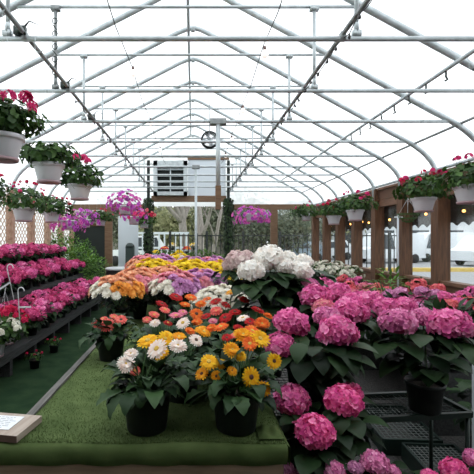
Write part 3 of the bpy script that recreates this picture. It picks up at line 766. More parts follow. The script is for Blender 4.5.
# wooden block and label sheet
BC = at(12,432,1.63)
t = thing('wooden_block', (-.839,1.675,TZ+.006), 'flat pale wooden block on the left front corner of the turf table', 'wooden block', rz=-.165)
mb = MB(); mb.bx(-.17,.165,-.085,.10,0,.027); mb.build('plank', M['wood_pale'], t, False)
mb = MB(); mb.bx(-.171,.166,-.0865,-.085,.0,.027); mb.build('end_face', M['wood_end'], t, False)
t = thing('paper_sheet', (-.87,1.685,TZ+.0345), 'white printed sheet lying on the pale wooden block', 'paper', rz=-.14)
mb = MB(); mb.bx(-.13,.135,-.055,.065,0,.0012); mb.build('sheet', M['paper'], t, False)
mb = MB()
for k in range(7):
    z = .0016; y = .05-.015*k; x = -.11
    while x < .10:
        w = rnd(.008,.03); mb.bx(x, x+w, y-.0018, y+.0018, z-.0005, z); x += w+.006
mb.build('print', M['ink'], t, False)

# ------------------------------------------------------------------ gerberas on the table
def tz(px, d): return Vector(((px-CX)*d/F, d, TZ+.004))
Y, G, O, RD, CO, PK, WH = 'g_yellow','g_gold','g_orange','g_red','g_coral','g_pink','g_white'
DD, DY = 'disc_dark','disc_yellow'
gerbera(tz(147,1.70), [(125.7,364,1.60,10,WH,.75,DY),(131,354,1.66,8,WH,.5,DY),(157,349,1.60,12,WH,.55,DY),(148,341,1.72,12,Y,.45,DY),(161,353,1.66,9,Y,.6,DY),(178,346,1.62,10,WH,.35,DY),(135,371,1.66,6,CO,.4,DY),(165,339,1.78,9,Y,.45,DY)],
    'pot of white and yellow gerberas at the front left of the turf table', 34, .155, 1, 1.1)
gerbera(tz(236,1.70), [(251,377,1.58,10.5,Y,1.0,DD),(263,389,1.58,8.5,G,.95,DD),(274,361,1.62,8.5,Y,.9,DD),(209,362,1.62,10,Y,.55,DY),(216,376,1.60,6,G,1.0,DD),(202,374,1.62,8,G,.6,DD),(221,364,1.66,7,Y,.5,DY),(232,350,1.68,10,G,.5,DY),(232,371,1.62,6,G,.5,DD),(240,356,1.66,7,Y,.6,DY),(243,335,1.76,11,G,.45,DY),(260,339,1.72,11,Y,.5,DY),(250,344,1.70,9,O,.5,DY)],
    'pot of golden yellow gerberas at the front right of the turf table', 34, .15, 2, 1.1)
gerbera(tz(181,2.02), [(179,337,1.96,9,G,.5,DY),(196,340,1.94,9,WH,.7,DD),(204,332,2.02,9,G,.4,DY),(168,334,2.02,7,Y,.4,DY),(211,328,2.05,7,O,.4,DY),(190,331,2.05,7,O,.35,DY)],
    'pot of orange, white and yellow gerberas just behind the front left gerberas', 30, .16, 3)
gerbera(tz(226,2.06), [(221,327,2.02,9.5,O,.35,DY),(227,338,1.96,7,RD,.5,DD),(200,329,2.10,8,G,.35,DY),(252,331,2.0,10,O,.4,DY),(239,329,2.06,8,RD,.4,DD),(234,336,1.98,6,CO,.4,DY)],
    'pot of orange and red gerberas just behind the golden yellow gerberas', 30, .16, 4)
gerbera(tz(165,2.40), [(154,315,2.36,7,CO,.4,DY),(165,310,2.42,7,CO,.4,DY),(176,316,2.34,9,PK,.35,DY),(155,323,2.32,7,WH,.5,DY),(183,323,2.28,9,WH,.6,DY),(168,323,2.32,6,RD,.5,DY),(147,320,2.42,6,CO,.4,DY)],
    'pot of coral pink and blush gerberas in the middle of the turf table, left side', 30, .16, 5)
gerbera(tz(189,2.85), [(176,297,2.82,9,RD,.25,DD),(162,304,2.8,8,RD,.25,DD),(191,298,2.85,8,O,.3,DY),(185,305,2.78,7,O,.3,DY),(201,304,2.74,7,O,.4,DY),(207,299,2.82,6,O,.4,DD),(196.5,314,2.66,8.5,O,.95,DD),(183,312,2.7,6,PK,.4,DY)],
    'pot of red and orange gerberas in front of the pink chrysanthemums', 30, .17, 6)
gerbera(tz(228,2.62), [(216,302,2.6,8,RD,.45,DD),(244,300,2.65,8,RD,.35,DD),(235,312,2.5,8,RD,.5,DD),(225,318,2.44,9,RD,.5,DD),(216,311,2.5,8,CO,.5,DY),(231,292,2.75,7,G,.3,DY),(240,291,2.8,6,G,.3,DY),(226,305,2.6,7,RD,.5,DD)],
    'pot of dark red gerberas in the middle of the turf table', 32, .16, 7)
gerbera(tz(256,2.32), [(258,310,2.3,9,RD,.3,DD),(262,324,2.2,10,O,.75,DY),(243,318,2.28,8,WH,.3,DY),(250,322,2.22,7,RD,.5,DD),(268,316,2.34,7,O,.4,DY)],
    'pot of orange and red gerberas beside the pink hydrangeas', 28, .16, 8)
gerbera(tz(111,2.68), [(107.4,325,2.60,10,CO,.75,DD),(121,320,2.62,8,CO,.6,DD),(98,324,2.66,8,CO,.5,DD),(103,319,2.72,6,CO,.5,DY),(114,317,2.75,6,CO,.4,DY)],
    'pot of salmon gerberas alone at the left edge of the turf table', 28, .15, 9)
gerbera(tz(205,2.38), [(213,321,2.36,6,PK,.4,DY),(206,316,2.4,6,RD,.4,DD),(197,322,2.32,7,O,.4,DY)], 'leafy gerbera pot with three small blooms in the centre of the table', 30, .16, 10)

# ------------------------------------------------------------------ chrysanthemums on the table
def pal(ks, seed):
    rr = random.Random(seed); return lambda i: M[ks[rr.randrange(len(ks))]]
def pal_wedge(ks, seed):
    rr = random.Random(seed)
    return lambda i: M[ks[-1]] if i < 22 and rr.random() < .85 else M[ks[int((((i*2.39996-PI+rr.uniform(-.5,.5)) % (2*PI))/(2*PI))*len(ks)) % len(ks)]]
def mum(px, py, d, ks, label, seed, sc=1.0, z=TZ+.004):
    x = (px-CX)*d/F; place(PROTO_M[seed%2], Vector((x,d,z)), label, None, 0, sc*1.13, pal_wedge(ks,seed), 'bloom')
MY, ML, MP, MK, MW, MO = 'm_yellow','m_lav','m_peach','m_pink','m_white','m_orange'
mum(118,0,3.75,[MW,MO,MK,MP],'white and peach chrysanthemum at the left edge of the turf table',41,.93)
mum(137,0,4.1,[MP,MK,MO,MP],'peach chrysanthemum just right of the white and peach one',42,1.0)
mum(176,0,3.85,[MW,ML,MP,MK],'pink and blush chrysanthemum in the front row, middle of the table',43,.98)
mum(200,0,4.05,[MK,ML,ML],'lavender chrysanthemum in the front row behind the red gerberas',44,.98)
mum(220,0,3.25,[MW,MW,MW],'white chrysanthemum behind the dark red gerberas',45,.84)
mum(189,0,4.65,[MY],'large bright yellow chrysanthemum in the middle of the table',46,1.12)
mum(217,0,4.75,[MY],'bright yellow chrysanthemum behind the white chrysanthemum',47,1.08)
mum(152,0,5.0,[MP,MY,MY],'yellow chrysanthemum behind the peach one on the left of the table',48,1.1)
mum(160,0,5.75,[MK,MP,ML],'lavender pink chrysanthemum in the back row, left of the table',49,1.15)
mum(191,0,5.6,[MK,ML,ML],'lavender chrysanthemum in the back row behind the large yellow one',50,1.1)
mum(212,0,5.8,[MK,ML],'lilac chrysanthemum in the back row, right of the table',51,1.1)
mum(145,0,6.4,[MP,MK],'peach pink chrysanthemum at the far back left of the table',53,1.1)
mum(178,0,6.8,[MW,MY],'pale yellow chrysanthemum at the far back of the table',54,1.1)
place(copy_tree(PROTO_H[0]), ((230-CX)*6.2/F,6.2,TZ), 'small orange flowered plant at the far back right of the table', None, 0, .9, M['g_orange'])
mum(166,0,4.45,[MK,MW,MP],'peach and pink chrysanthemum between the two large yellow ones',55,1.0)

# ------------------------------------------------------------------ right side: racks and hydrangeas
def rack(loc, w, dpt, h, label, low=.34, rz=0, mesh=True):
    t = thing('wire_rack', loc, label, 'plant rack', rz=rz)
    def shelf(z):
        mb = MB()
        for a, b in (((0,0),(w,0)),((w,0),(w,dpt)),((w,dpt),(0,dpt)),((0,dpt),(0,0))): mb.bar((a[0],a[1],z),(b[0],b[1],z),.022,.028)
        mb.build('shelf_frame', M['black_metal'], t, False)
        mb = MB(); n = int(w/.035)
        for k in range(1, n): mb.tube([(w*k/n,0,z),(w*k/n,dpt,z)], .0022, 4)
        for k in range(1, int(dpt/.05)): mb.tube([(0,dpt*k/int(dpt/.05),z),(w,dpt*k/int(dpt/.05),z)], .0025, 4)
        mb.build('shelf_mesh', M['black_metal'], t)
    shelf(h-.012)
    if low: shelf(low)
    for x in (.012,w-.012):
        for y in (.012,dpt-.012):
            mb = MB(); mb.tube([(x,y,0),(x,y,h-.02)], .012, 6); mb.build('leg', M['black_metal'], t)
RZ = .69
rack((.89,2.05,0), .585, .30, RZ, 'dark green wire plant rack holding the single black pot at the right', None, .11)
rack((.41,1.93,0), .45, 1.10, RZ, 'dark wire plant rack behind the first one, full of hydrangeas', None)
# lower mesh trays
for i, (x, y, w, dp, lab) in enumerate(((1.42,2.98,.42,.62,'dark wire mesh tray on the gravel beyond the rack, farther one'),(1.50,2.44,.36,.48,'dark wire mesh tray on the gravel beyond the rack, nearer one'))):
    t = thing('mesh_tray', (x,y,0), lab, 'tray', rz=-.06); mb = MB()
    for a, b in (((0,0),(w,0)),((w,0),(w,dp)),((w,dp),(0,dp)),((0,dp),(0,0))): mb.bar((a[0],a[1],.06),(b[0],b[1],.06),.016,.12)
    mb.build('frame', M['black_metal'], t, False); mb = MB()
    for k in range(1,11): mb.tube([(w*k/11,0,.105),(w*k/11,dp,.105)], .004, 4)
    for k in range(1,15): mb.tube([(0,dp*k/15,.105),(w,dp*k/15,.105)], .004, 4)
    mb.build('mesh', M['dark_mesh'], t, False)

def hd(px, py, d, r, m): return (at(px,py,d), r*.89*d/F, M[m])
HPk, HH, HL, HM, HC, HPe, HWh, HCr = 'hyd_pink','hyd_hot','hyd_lilac','hyd_mauve','hyd_coral','hyd_peach','hyd_white','hyd_cream'
hydrangea((.66,2.12,RZ), [hd(291,323,2.08,20,HPk),(at(280.5,345,2.0),15.5*2.0/F,M[HPk]),hd(338,333,1.98,22,HPk),hd(327,317,2.10,15,HL)],
    'large pink hydrangea beside the gerberas, heads over the table edge', leafn=7, fill=40, LL=.15)
hydrangea((.66,2.42,RZ), [hd(316,297,2.5,18,HPk),hd(350,313,2.25,20,HPk),hd(355,303,2.4,18,HPk),hd(324,308,2.35,13,HPe),hd(309,286,2.75,12,HL),hd(338,293,2.65,14,HPk)],
    'pink hydrangea with many heads behind the large pink one', leafn=7, fill=50, LL=.15)
hydrangea((1.24,2.14,RZ), [hd(449.6,325,2.12,23,HPk),hd(397.5,323,2.14,20,HL),hd(423,318,2.22,14,HL)],
    'pink hydrangea with three heads in the black pot on the rack at the right', leafn=7, fill=24, LL=.15, pots=1.0)
hydrangea((.75,2.66,RZ), [hd(384,309,2.6,17,HPk),hd(372,300,2.8,13,HPk),hd(404,306,2.7,13,HPk)],
    'pink hydrangea behind the right rack, heads half hidden by the lilac pink ones', leafn=6, fill=36, LL=.14)
hydrangea((.62,1.98,.32), [hd(291,400,1.85,20,HPk),hd(343,401,1.76,21,HH),hd(314,431,1.66,21.5,HH),hd(352,392,1.95,12,HH)],
    'hot pink hydrangea low beside the front right corner of the table', leafn=7, fill=40, LL=.14)
hydrangea((.78,1.66,.02), [hd(375,463,1.62,15,HL),hd(334,470,1.6,12,HL),hd(392,472,1.62,9,HL),hd(355,468,1.62,9,HM)],
    'lilac pink hydrangea at the bottom edge below the wire rack', leafn=6, fill=40, LL=.13)
hydrangea((1.06,1.62,.02), [hd(454,470,1.62,14,HH),hd(474,458,1.66,11,HL),hd(430,478,1.6,10,HH)],
    'hot pink hydrangea at the bottom right corner', leafn=6, fill=30, LL=.12)
hydrangea((.46,1.75,.02), [hd(288,470,1.72,11,HM),hd(305,466,1.8,9,HL)], 'dim mauve hydrangea under the table corner', leafn=6, fill=30, LL=.12)
# white hydrangeas
hydrangea((.52,2.70,RZ), [hd(270,259,2.78,19,HWh),hd(251,271,2.62,15,HWh),hd(285,266,2.7,11.5,HWh)],
    'tall white hydrangea rising behind the gerberas, its largest heads in the middle', leafn=7, fill=60, LL=.17)
hydrangea((.73,2.90,RZ), [hd(299,272,2.7,15,HWh),hd(303,262,3.0,11,HWh),hd(288,258,3.2,10,HWh)],
    'tall white hydrangea just right of the tallest white one', leafn=7, fill=50, LL=.16)
hydrangea((.27,3.7,TZ), [hd(238,261,3.65,14,HCr),hd(230,265,3.7,9,HCr),hd(246,257,3.7,9,HCr)], 'blush cream hydrangea left of the tall white ones', leafn=6, fill=22, LL=.12)

# bench on the right
def bench(name, x0, x1, y0, y1, z, label, mat='bench_wood', slats=6, cat='bench', nl=6, th=.035):
    t = thing(name, ((x0+x1)/2, y0, 0), label, cat); w = (x1-x0)/slats
    mb = MB()
    for k in range(slats): mb.bx(x0+w*k-(x0+x1)/2+.008, x0+w*(k+1)-(x0+x1)/2-.008, 0, y1-y0, z-th, z)
    mb.build('slat_top', M[mat], t, False)
    mb = MB(); mb.bx((x0-x1)/2,(x0-x1)/2+.03,0,y1-y0,z-.09,z-th); mb.bx((x1-x0)/2-.03,(x1-x0)/2,0,y1-y0,z-.09,z-th); mb.build('rail', M[mat], t, False)
    for k in range(nl):
        y = (y1-y0-.1)*k/(nl-1)+.05
        mb = MB(); mb.bx((x0-x1)/2+.04,(x1-x0)/2-.04,y-.035,y+.035,0,z-.09); mb.build('leg_board', M[mat], t, False)
    return t
bench('plant_bench', 1.75, 3.95, 3.25, 13.3, .60, 'long low plant bench along the right wall', nl=7, slats=12)
n_ = 0
def ph(px, py, d, m, label, k=0, sc=1, group=None):
    """a hydrangea standing on the right bench"""
    global n_; n_ += 1
    x = (px-CX)*d/F; top = EYE-(py-CY)*d/F; zb = .60; s = (top-zb)/.44
    place(PROTO_S[k%3], (x,d,zb), label, group, n_*1.1, min(1.45,max(.75,s*sc)), m)
ph(402,283,4.1,M[HM],'mauve lilac hydrangea on the right bench behind the front hydrangeas',0)
ph(419,276,4.9,M[HC],'deep rose hydrangea on the right bench, tallest in front of the posts',1)
ph(424,284,4.2,lambda i: M[HPk] if i%2 else M[HM],'pink and mauve hydrangea on the right bench',2)
ph(443,287,4.0,lambda i: M[HC] if i%2 else M[HPk],'coral pink hydrangea near the right end of the bench',0)
ph(466,293,3.9,M[HC],'red coral hydrangea at the right edge of the photo',1)
ph(470,284,4.5,M[HPk],'pink hydrangea behind the red coral one at the right edge',2)
rowr = [(334,276,6.0,HPk),(349,279,5.6,HC),(365,281,5.2,HPe),(377,280,5.4,HC),(326,273,6.6,HPk),(343,273,6.8,HC),(359,274,6.4,HPk),(318,276,5.9,HPk)]
for i,(a,b_,d,m) in enumerate(rowr): ph(a,b_,d,M[m],'%s hydrangea in the middle of the right bench, %s counted from the left' % ({'hyd_pink':'rose pink','hyd_coral':'coral','hyd_peach':'peach pink'}[m], ORD[sorted([r[0] for r in rowr]).index(a)]),i)
# white azaleas further back
def azalea_proto():
    t = thing('potted_azalea', (0,0,0), '', 'azalea'); add_pot(t, 1)
    ball_foliage(130, .22, .32, .12, .07, .04, 77, .3, 0, .4, dmin=-.6).build('leaves', M['ger_leaf'], t); rr = random.Random(5)
    for i in range(26):
        z = rr.uniform(-.1,1); ph_ = i*2.4; q = math.sqrt(1-z*z); inst('bloom', MUM[0], M['azalea_white'], t, (q*math.cos(ph_)*.22, q*math.sin(ph_)*.22, .28+z*.18), face_rot((q*math.cos(ph_),q*math.sin(ph_),z)), .038)
    return t
AZ = azalea_proto()
for i,(px_,d) in enumerate(((318,7.6),(329,7.9),(341,7.4),(310,8.4),(352,8.0),(323,9.2),(337,9.6))):
    place(AZ, ((px_-CX)*d/F, d, .60), 'white flowering azalea at the back of the right bench, %s from the left' % ORD[sorted([318,329,341,310,352,323,337]).index(px_)], 'white azaleas on the right bench', i*1.1, 1.05+.1*(i%2))
# leafy green plants
def shrub(loc, R, H, n, label, mat='shrub_leaf', L=.07, W=.04, seed=1, name='potted_shrub', cat='shrub'):
    t = thing(name, loc, label, cat); add_pot(t, 1.2)
    ball_foliage(n, R, H, .14, L, W, seed, .3, 0, .35, 4, -.8).build('leaves', M[mat], t)
    st = MB(); rr = random.Random(seed)
    for k in range(7):
        a = k*.9; stem_curve(st, (0,0,.14), (R*.7*math.cos(a), R*.7*math.sin(a), .14+H*rr.uniform(.5,.95)), .005, .2)
    st.build('stems', M['stem'], t); return t
shrub(Vector(((388-CX)*4.7/F,4.7,.60)), .20, .50, 130, 'loose leafy green plant with arching stems in front of the right wall posts', 'shrub_leaf', .12, .04, 3)
shrub(Vector(((405-CX)*3.6/F,3.6,.60)), .22, .30, 120, 'green leafy plant between the front hydrangeas and the mauve one', 'gerb_leaf', .10, .05, 4)
shrub(Vector(((452-CX)*3.5/F,3.5,.60)), .24, .28, 140, 'dark leafy plant on the right bench behind the black pot hydrangea', 'hyd_leaf', .12, .07, 5)
# dark pots under
t = thing('potted_hydrangea', (2.12,2.90,0), 'leafy hydrangea without flowers standing on the gravel at the right edge', 'hydrangea'); add_pot(t, 1.2)
ball_foliage(70, .22, .45, .17, .13, .085, 61, .5, .05, .3, dmin=-.7).build('leaves', M['hyd_leaf'], t)
mb = MB(); mb.bx(-.02,.02,-.02,.02,0,1.1); o = mb.build('white_stake', M['white_paint'], None, False, (2.0,2.84,0)); o.location = at(477,365,2.6); o.location.z = 0
o.scale = (1,1,.72); tag(o, 'white square stake at the right edge of the photo', 'stake')

# ------------------------------------------------------------------ left tiers
bench('plant_bench', -2.95, -2.10, 3.2, 10.6, .30, 'lowest grey board bench along the left aisle', nl=11, slats=6)
bench('plant_bench', -3.60, -2.98, 3.6, 11.0, .70, 'middle board bench of the left tiers', nl=6, slats=4)
bench('plant_bench', -4.28, -3.63, 4.0, 11.4, 1.06, 'highest board bench of the left tiers against the lattice', nl=6, slats=4)
DE = 'hyd_deep'
def left_row(x, y0, y1, n, zb, who, sc=.95, mats=(DE,HPk,DE), skip=0):
    for k in range(n):
        y = y0+(y1-y0)*k/(n-1); m = mats[k%len(mats)]
        place(PROTO_H[(k+int(abs(x)*10))%3], (x+rnd(-.03,.03), y+rnd(-.04,.04), zb), '%s pink hydrangea on the %s, %s from the camera' % ({'hyd_deep':'deep','hyd_pink':'bright','hyd_mauve':'mauve','hyd_lilac':'lilac'}[m], who, ORD[k]), None, k*2.1, sc*rnd(.93,1.07), M[m])
left_row(-2.24, 5.5, 9.6, 11, .30, 'lowest left bench, aisle row')
left_row(-2.68, 5.1, 9.6, 11, .30, 'lowest left bench, inner row')
left_row(-3.07, 5.6, 10.4, 12, .70, 'middle left bench, front row')
left_row(-3.48, 6.2, 10.6, 10, .70, 'middle left bench, back row', 1.05)
left_row(-3.71, 6.5, 10.9, 11, 1.06, 'highest left bench, front row', 1.0)
left_row(-4.12, 7.4, 11.0, 9, 1.06, 'highest left bench, back row', 1.05)
left_row(-3.12, 4.9, 5.3, 2, .70, 'middle left bench, nearest end', .95, (HM,HL))
# plants with flowers at the near end of lowest bench
for i,(x,y,c,lab) in enumerate(((-2.35,5.0,'ger_red','red geranium basket with a white hook at the near end of the lowest left bench'),(-2.55,4.55,'ger_red','red geranium basket at the left edge of the photo on the lowest bench'),(-2.22,4.45,'azalea_white','white flowered basket at the left edge of the photo on the lowest bench'),(-2.75,4.9,'ger_red','red geranium basket behind the one with the white hook'))):
    z = .30
    basket((x,y,z), z+.72, 'ger', lab, 80+i, .28, .28, 22 if c=='ger_red' else 10, (c,), None, .9, 'white_plastic', .10, .055)
# white plastic hangers above the baskets are part of them; two plastic hooks with tags
for i,(a,b_,c,lab) in enumerate(((at(18,291,4.6),at(20,327,4.6),at(31,307,4.5),'white plastic basket hook with a crossways tag at the left edge, right one'),(at(7,268,4.5),at(14,300,4.5),at(-3,291,4.4),'white plastic basket hook with a crossways tag at the left edge, left one'))):
    t = thing('basket_hook', b_, lab, 'hook'); mb = MB(); q = a-b_
    mb.tube([Vector((0,0,0)),q]+[q+Vector((.035-.035*math.cos(s),0,.035*math.sin(s)*1.2)) for s in [.4*j for j in range(1,9)]], .006, 6); mb.build('hook', M['white_plastic'], t)
    mb = MB(); mb.bar((b_+(a-b_)*.55)-b_, c-b_, .004, .018); mb.build('tag', M['white_plastic'], t, False)
for i,y in ((1,5.0),(2,5.7)):
    t = thing('potted_impatiens', (-2.30,y,.0) if i else (-2.0,y,0), ['','small red flowered plant under the lowest left bench edge, nearer one','small red flowered plant under the lowest left bench edge, farther one'][i] or 'small plant on the turf below the nearest end of the left bench', 'impatiens')
    t.location.x = -1.98; add_pot(t,.7); geranium_foliage(60,.11,.12,.08,90+i,.02).build('leaves', M['ger_leaf'], t)
    for k in range(4): inst('flower_cluster', CLU[k%3], M['ger_red'], t, (.09*math.cos(k*1.7),.09*math.sin(k*1.7),.19), (0,0,k), .022)
# green shrubs beyond
for i,(px_,d,zb,R,H) in enumerate(((62,11.6,.62,.42,.72),(78,11.9,.55,.40,.62),(70,12.6,.62,.45,.85),(90,12.0,.40,.38,.60),(98,11.3,.25,.36,.62),(84,12.9,.5,.4,.8),(58,12.7,.8,.4,.75),(72,11.1,.5,.36,.62),(88,11.0,.28,.34,.66))):
    shrub(Vector(((px_-CX)*d/F,d,0)), R*1.1, (H+zb)*1.16, 560, 'leafy green shrub past the left hydrangeas, %s from the left' % ORD[sorted([62,78,70,90,98,84,58,72,88]).index(px_)], 'shrub_leaf', .09, .055, 200+i)
# barrel
bp = at(121,268,8.3); t = thing('barrel', (bp.x,bp.y,0), 'black barrel with a round pale grey lid behind the peach chrysanthemums', 'barrel'); h = bp.z
mb = MB(); mb.lathe([(.27,0),(.29,.1),(.30,h*.5),(.31,h*.52),(.30,h*.55),(.30,h-.03)], 28); mb.build('drum', M['black_plastic'], t)
mb = MB(); mb.lathe([(.30,h-.035),(.32,h-.03),(.32,h),(.28,h+.015),(.01,h+.02)], 28); mb.build('lid', M['lid'], t)
# dark bin in front of the door
bp = at(130,262,14.0); t = thing('waste_bin', (bp.x,14.0,0), 'dark green waste bin in front of the white door', 'bin')
mb = MB(); mb.bx(-.14,.14,-.12,.12,0,1.35); mb.build('body', M['bin_green'], t, False); mb = MB(); mb.lathe([(.16,1.35),(.15,1.42),(.08,1.49),(.01,1.5)], 16); mb.build('hood', M['bin_green'], t)

# ------------------------------------------------------------------ hanging baskets
ZP = EYE+1.80
def bk(x, y, rim, *a, **k): return basket((x,y,EYE+rim-.20*k.get('pr',1)), *a, **k)
bk(-1.46,3.07,.80, ZP,'ger','large white hanging basket of crimson geraniums, nearest at the upper left',101,R=.27,H=.34,nf=12,z0=.14,flr=.058)
bk(-1.46,4.05,.77, ZP,'green','white hanging basket of green geranium leaves, second from the camera at the left',102,R=.27,H=.28,nf=0,z0=.12)
bk(-1.46,5.15,.71, ZP,'ger','white hanging basket with two crimson geranium blooms, third on the left aisle pipe',103,R=.29,H=.42,nf=4,z0=.06,flr=.06)
bk(-1.46,8.6,.74, ZP,'pet','full purple petunia basket over the left aisle',104,R=.33,H=.50,nf=95,cols=('pet_purple','pet_mag'),z0=-.02)
bk(-1.46,9.9,.58, ZP,'pet','magenta petunia basket just behind the full purple one over the left aisle',105,R=.30,H=.42,nf=70,cols=('pet_mag','pet_purple','ger_mag'),z0=.0)
bk(-1.46,12.0,.55, ZP,'ger','red flowered basket beside the left ivy post',106,R=.36,H=.50,nf=22,z0=-.02,cols=('ger_red','hyd_coral'),flr=.06)
# row under the ties
bk(-2.62,HY[1]+.1,.53, ZT,'ger','white basket of red impatiens nearest on the second left row, partly out of the photo',110,R=.38,H=.46,nf=14,cols=('ger_red','ger_mag'),z0=.05)
bk(-2.62,HY[2]+.25,.50, ZT,'ger','white basket of red impatiens in front of the lattice',111,R=.37,H=.50,nf=18,cols=('ger_red','ger_mag'),z0=.05,pr=1.1)
bk(-2.62,HY[3]+.25,.52, ZT,'ger','white basket of red impatiens right of the one before the lattice',112,R=.34,H=.44,nf=16,cols=('ger_red',),z0=.05)
bk(-2.66,HY[4]+.1,.42, ZT,'pet','purple petunia basket hanging on the second left row, nearer one',113,R=.34,H=.46,nf=85,cols=('pet_purple','pet_mag'),z0=-.10)
bk(-2.62,HY[5]+.1,.50, ZT,'pet','purple petunia basket hanging on the second left row, farther one',114,R=.32,H=.40,nf=70,cols=('pet_purple',),z0=.0)
bk(-2.50,HY[6],.58, ZT,'ger','green basket with red flowers at the far end of the second left row',115,R=.34,H=.36,nf=9,cols=('ger_red',),z0=.05)
# right row
ZQ = EYE+2.09
bk(3.14,4.55,.62, ZQ,'ger','white hanging basket of magenta geraniums at the right edge of the photo',120,R=.32,H=.38,nf=12,cols=('ger_mag',),z0=.09,pr=1.05,flr=.045)
bk(3.14,5.45,.575, ZQ,'ger','white hanging basket of magenta geraniums, second from the right edge',121,R=.31,H=.42,nf=10,cols=('ger_mag','ger_red'),z0=.09,pr=1.0,flr=.045)
bk(3.02,7.45,.56, ZQ,'ger','white hanging basket of geraniums, third along the right wall',122,R=.33,H=.40,nf=8,cols=('ger_mag',),z0=.10,pr=1.05,flr=.045)
bk(3.08,8.75,.53, ZQ,'ger','white hanging basket of geraniums, fourth along the right wall',123,R=.33,H=.40,nf=9,cols=('ger_mag','ger_red'),z0=.10,pr=1.0,flr=.05)
bk(3.08,10.9,.70, ZQ,'ger','hanging geranium basket farthest back along the right wall',124,R=.38,H=.46,nf=6,cols=('ger_mag',),z0=.0,pr=.9,flr=.045)
bk(1.38,9.4,.62, ZP,'pet','wide magenta purple petunia basket hanging in front of the back windows',125,R=.42,H=.40,nf=100,cols=('pet_purple','pet_mag'),z0=-.08,hmat='white_plastic')
# small wire basket on the right posts
c = at(408,217,6.4); t = thing('wire_basket', c, 'empty wire basket hanging on the right wall', 'basket')
mb = MB()
for r, z in ((.16,.05),(.13,-.02),(.08,-.07)): mb.tube([(r*math.cos(q),r*math.sin(q),z) for q in [2*PI*k/20 for k in range(20)]], .006, 5, closed=True)
for k in range(14): q = 2*PI*k/14; mb.tube([(.16*math.cos(q),.16*math.sin(q),.05),(.13*math.cos(q+.15),.13*math.sin(q+.15),-.02),(.03*math.cos(q),.03*math.sin(q),-.09)], .004, 4)
mb.build('basket', M['ger_leaf'], t)
mb = MB()
for k in range(3): q = 2*PI*k/3; mb.tube([(.16*math.cos(q),.16*math.sin(q),.05),(0,0,.30)], .003, 4)
mb.build('hanger', M['galv'], t)
c = at(398,238,6.9); mb = MB(); mb.tube([(0,0,-1.02),(0,0,.42)], .016, 8); mb.tube([(-.06,0,.36),(.08,0,.36)], .012, 6)
tag(mb.build('thermometer_stick', M['white_paint'], None, True, c), 'white upright pipe with a short crossbar before the right wall', 'pipe')

# ================================================================== outdoors
# fence beyond the back wall
mb = MB(); mb.bx(-14,8,46,52,-.1,4.0); mb.add([(-14.4,45.6,4.0),(8.4,45.6,4.0),(8.4,52.4,4.0),(-14.4,52.4,4.0),(-14.4,49,5.6),(8.4,49,5.6)],[(0,1,5,4),(2,3,4,5),(0,4,3),(1,2,5),(3,2,1,0)]); tag(mb.build('barn', M['barn'], smooth=False), 'long grey brown building far behind the trees', 'building')
t = thing('iron_fence', (0,17.5,-.06), 'black iron bar fence beyond the back windows', 'fence')
mb = MB(); mb.bar((-1,0,1.85),(9,0,1.85),.04,.05); mb.bar((-1,0,.25),(9,0,.25),.03,.04); mb.build('rail', M['fence'], t, False)
for k in range(52):
    if k % 8 == 0: mb = MB(); mb.bx(-.05,.05,-.05,.05,0,2.05); mb.build('post', M['fence'], t, False, (-1+.2*k,0,0))
mb = MB(); 
for k in range(52):
    if k % 8: mb.bx(-1+.2*k-.016,-1+.2*k+.016,-.016,.016,0,1.95)
mb.build('bars', M['fence'], t, False)
# hedge in the opening
mb = MB(); rr = random.Random(8)
for k in range(2600):
    x = rr.uniform(-2.6,1.6); y = rr.uniform(15.6,16.4); z = rr.uniform(.0,1.12)+.1*math.sin(x*4); 
    round_leaf(mb, (x,y,z), (rvec()+Vector((0,-.4,.5))).normalized(), rr.uniform(.03,.06), rr.random())
tag(mb.build('hedge', M['hedge_leaf']), 'low clipped green hedge outside the back opening', 'hedge')
# outdoor display of flowers in pots on a stepped bench
t = thing('display_bench', (-1.05,18.0,0), 'stepped white display bench outside the back opening', 'bench')
mb = MB()
for k in range(4): mb.bx(-.75+.1*k,.95,-.15+.42*k,.22+.42*k,.75+.16*k,.79+.16*k)
mb.build('shelves', M['white_paint'], t, False)
for x in (-.6,.9):
    mb = MB(); mb.bx(x-.03,x+.03,-.1,-.04,0,.75); mb.bx(x-.03,x+.03,1.2,1.26,0,1.25); mb.build('leg', M['white_paint'], t, False)
for k in range(6):
    place(PROTO_M[k%2], (-1.65+.34*k,18.0+.42*(k%3),.79+.16*(k%3)), 'yellow and red flowers on the outdoor display bench, %s from the left' % ORD[k], 'flowers on the outdoor display bench', k, .8, pal([['m_yellow'],['m_orange','ger_red'],['m_yellow','m_white']][k%3],k), 'bloom')
# white railing
t = thing('white_railing', (-2.1,20.5,0), 'white picket railing outside the back opening', 'railing')
mb = MB(); mb.bar((-1.6,0,1.95),(1.9,0,1.95),.06,.12); mb.bar((-1.6,0,1.2),(1.9,0,1.2),.06,.1)
for k in range(13): mb.bar((-1.6+.28*k,0,0),(-1.6+.28*k,0,2.0),.08,.03)
mb.build('pickets', M['white_paint'], t, False)
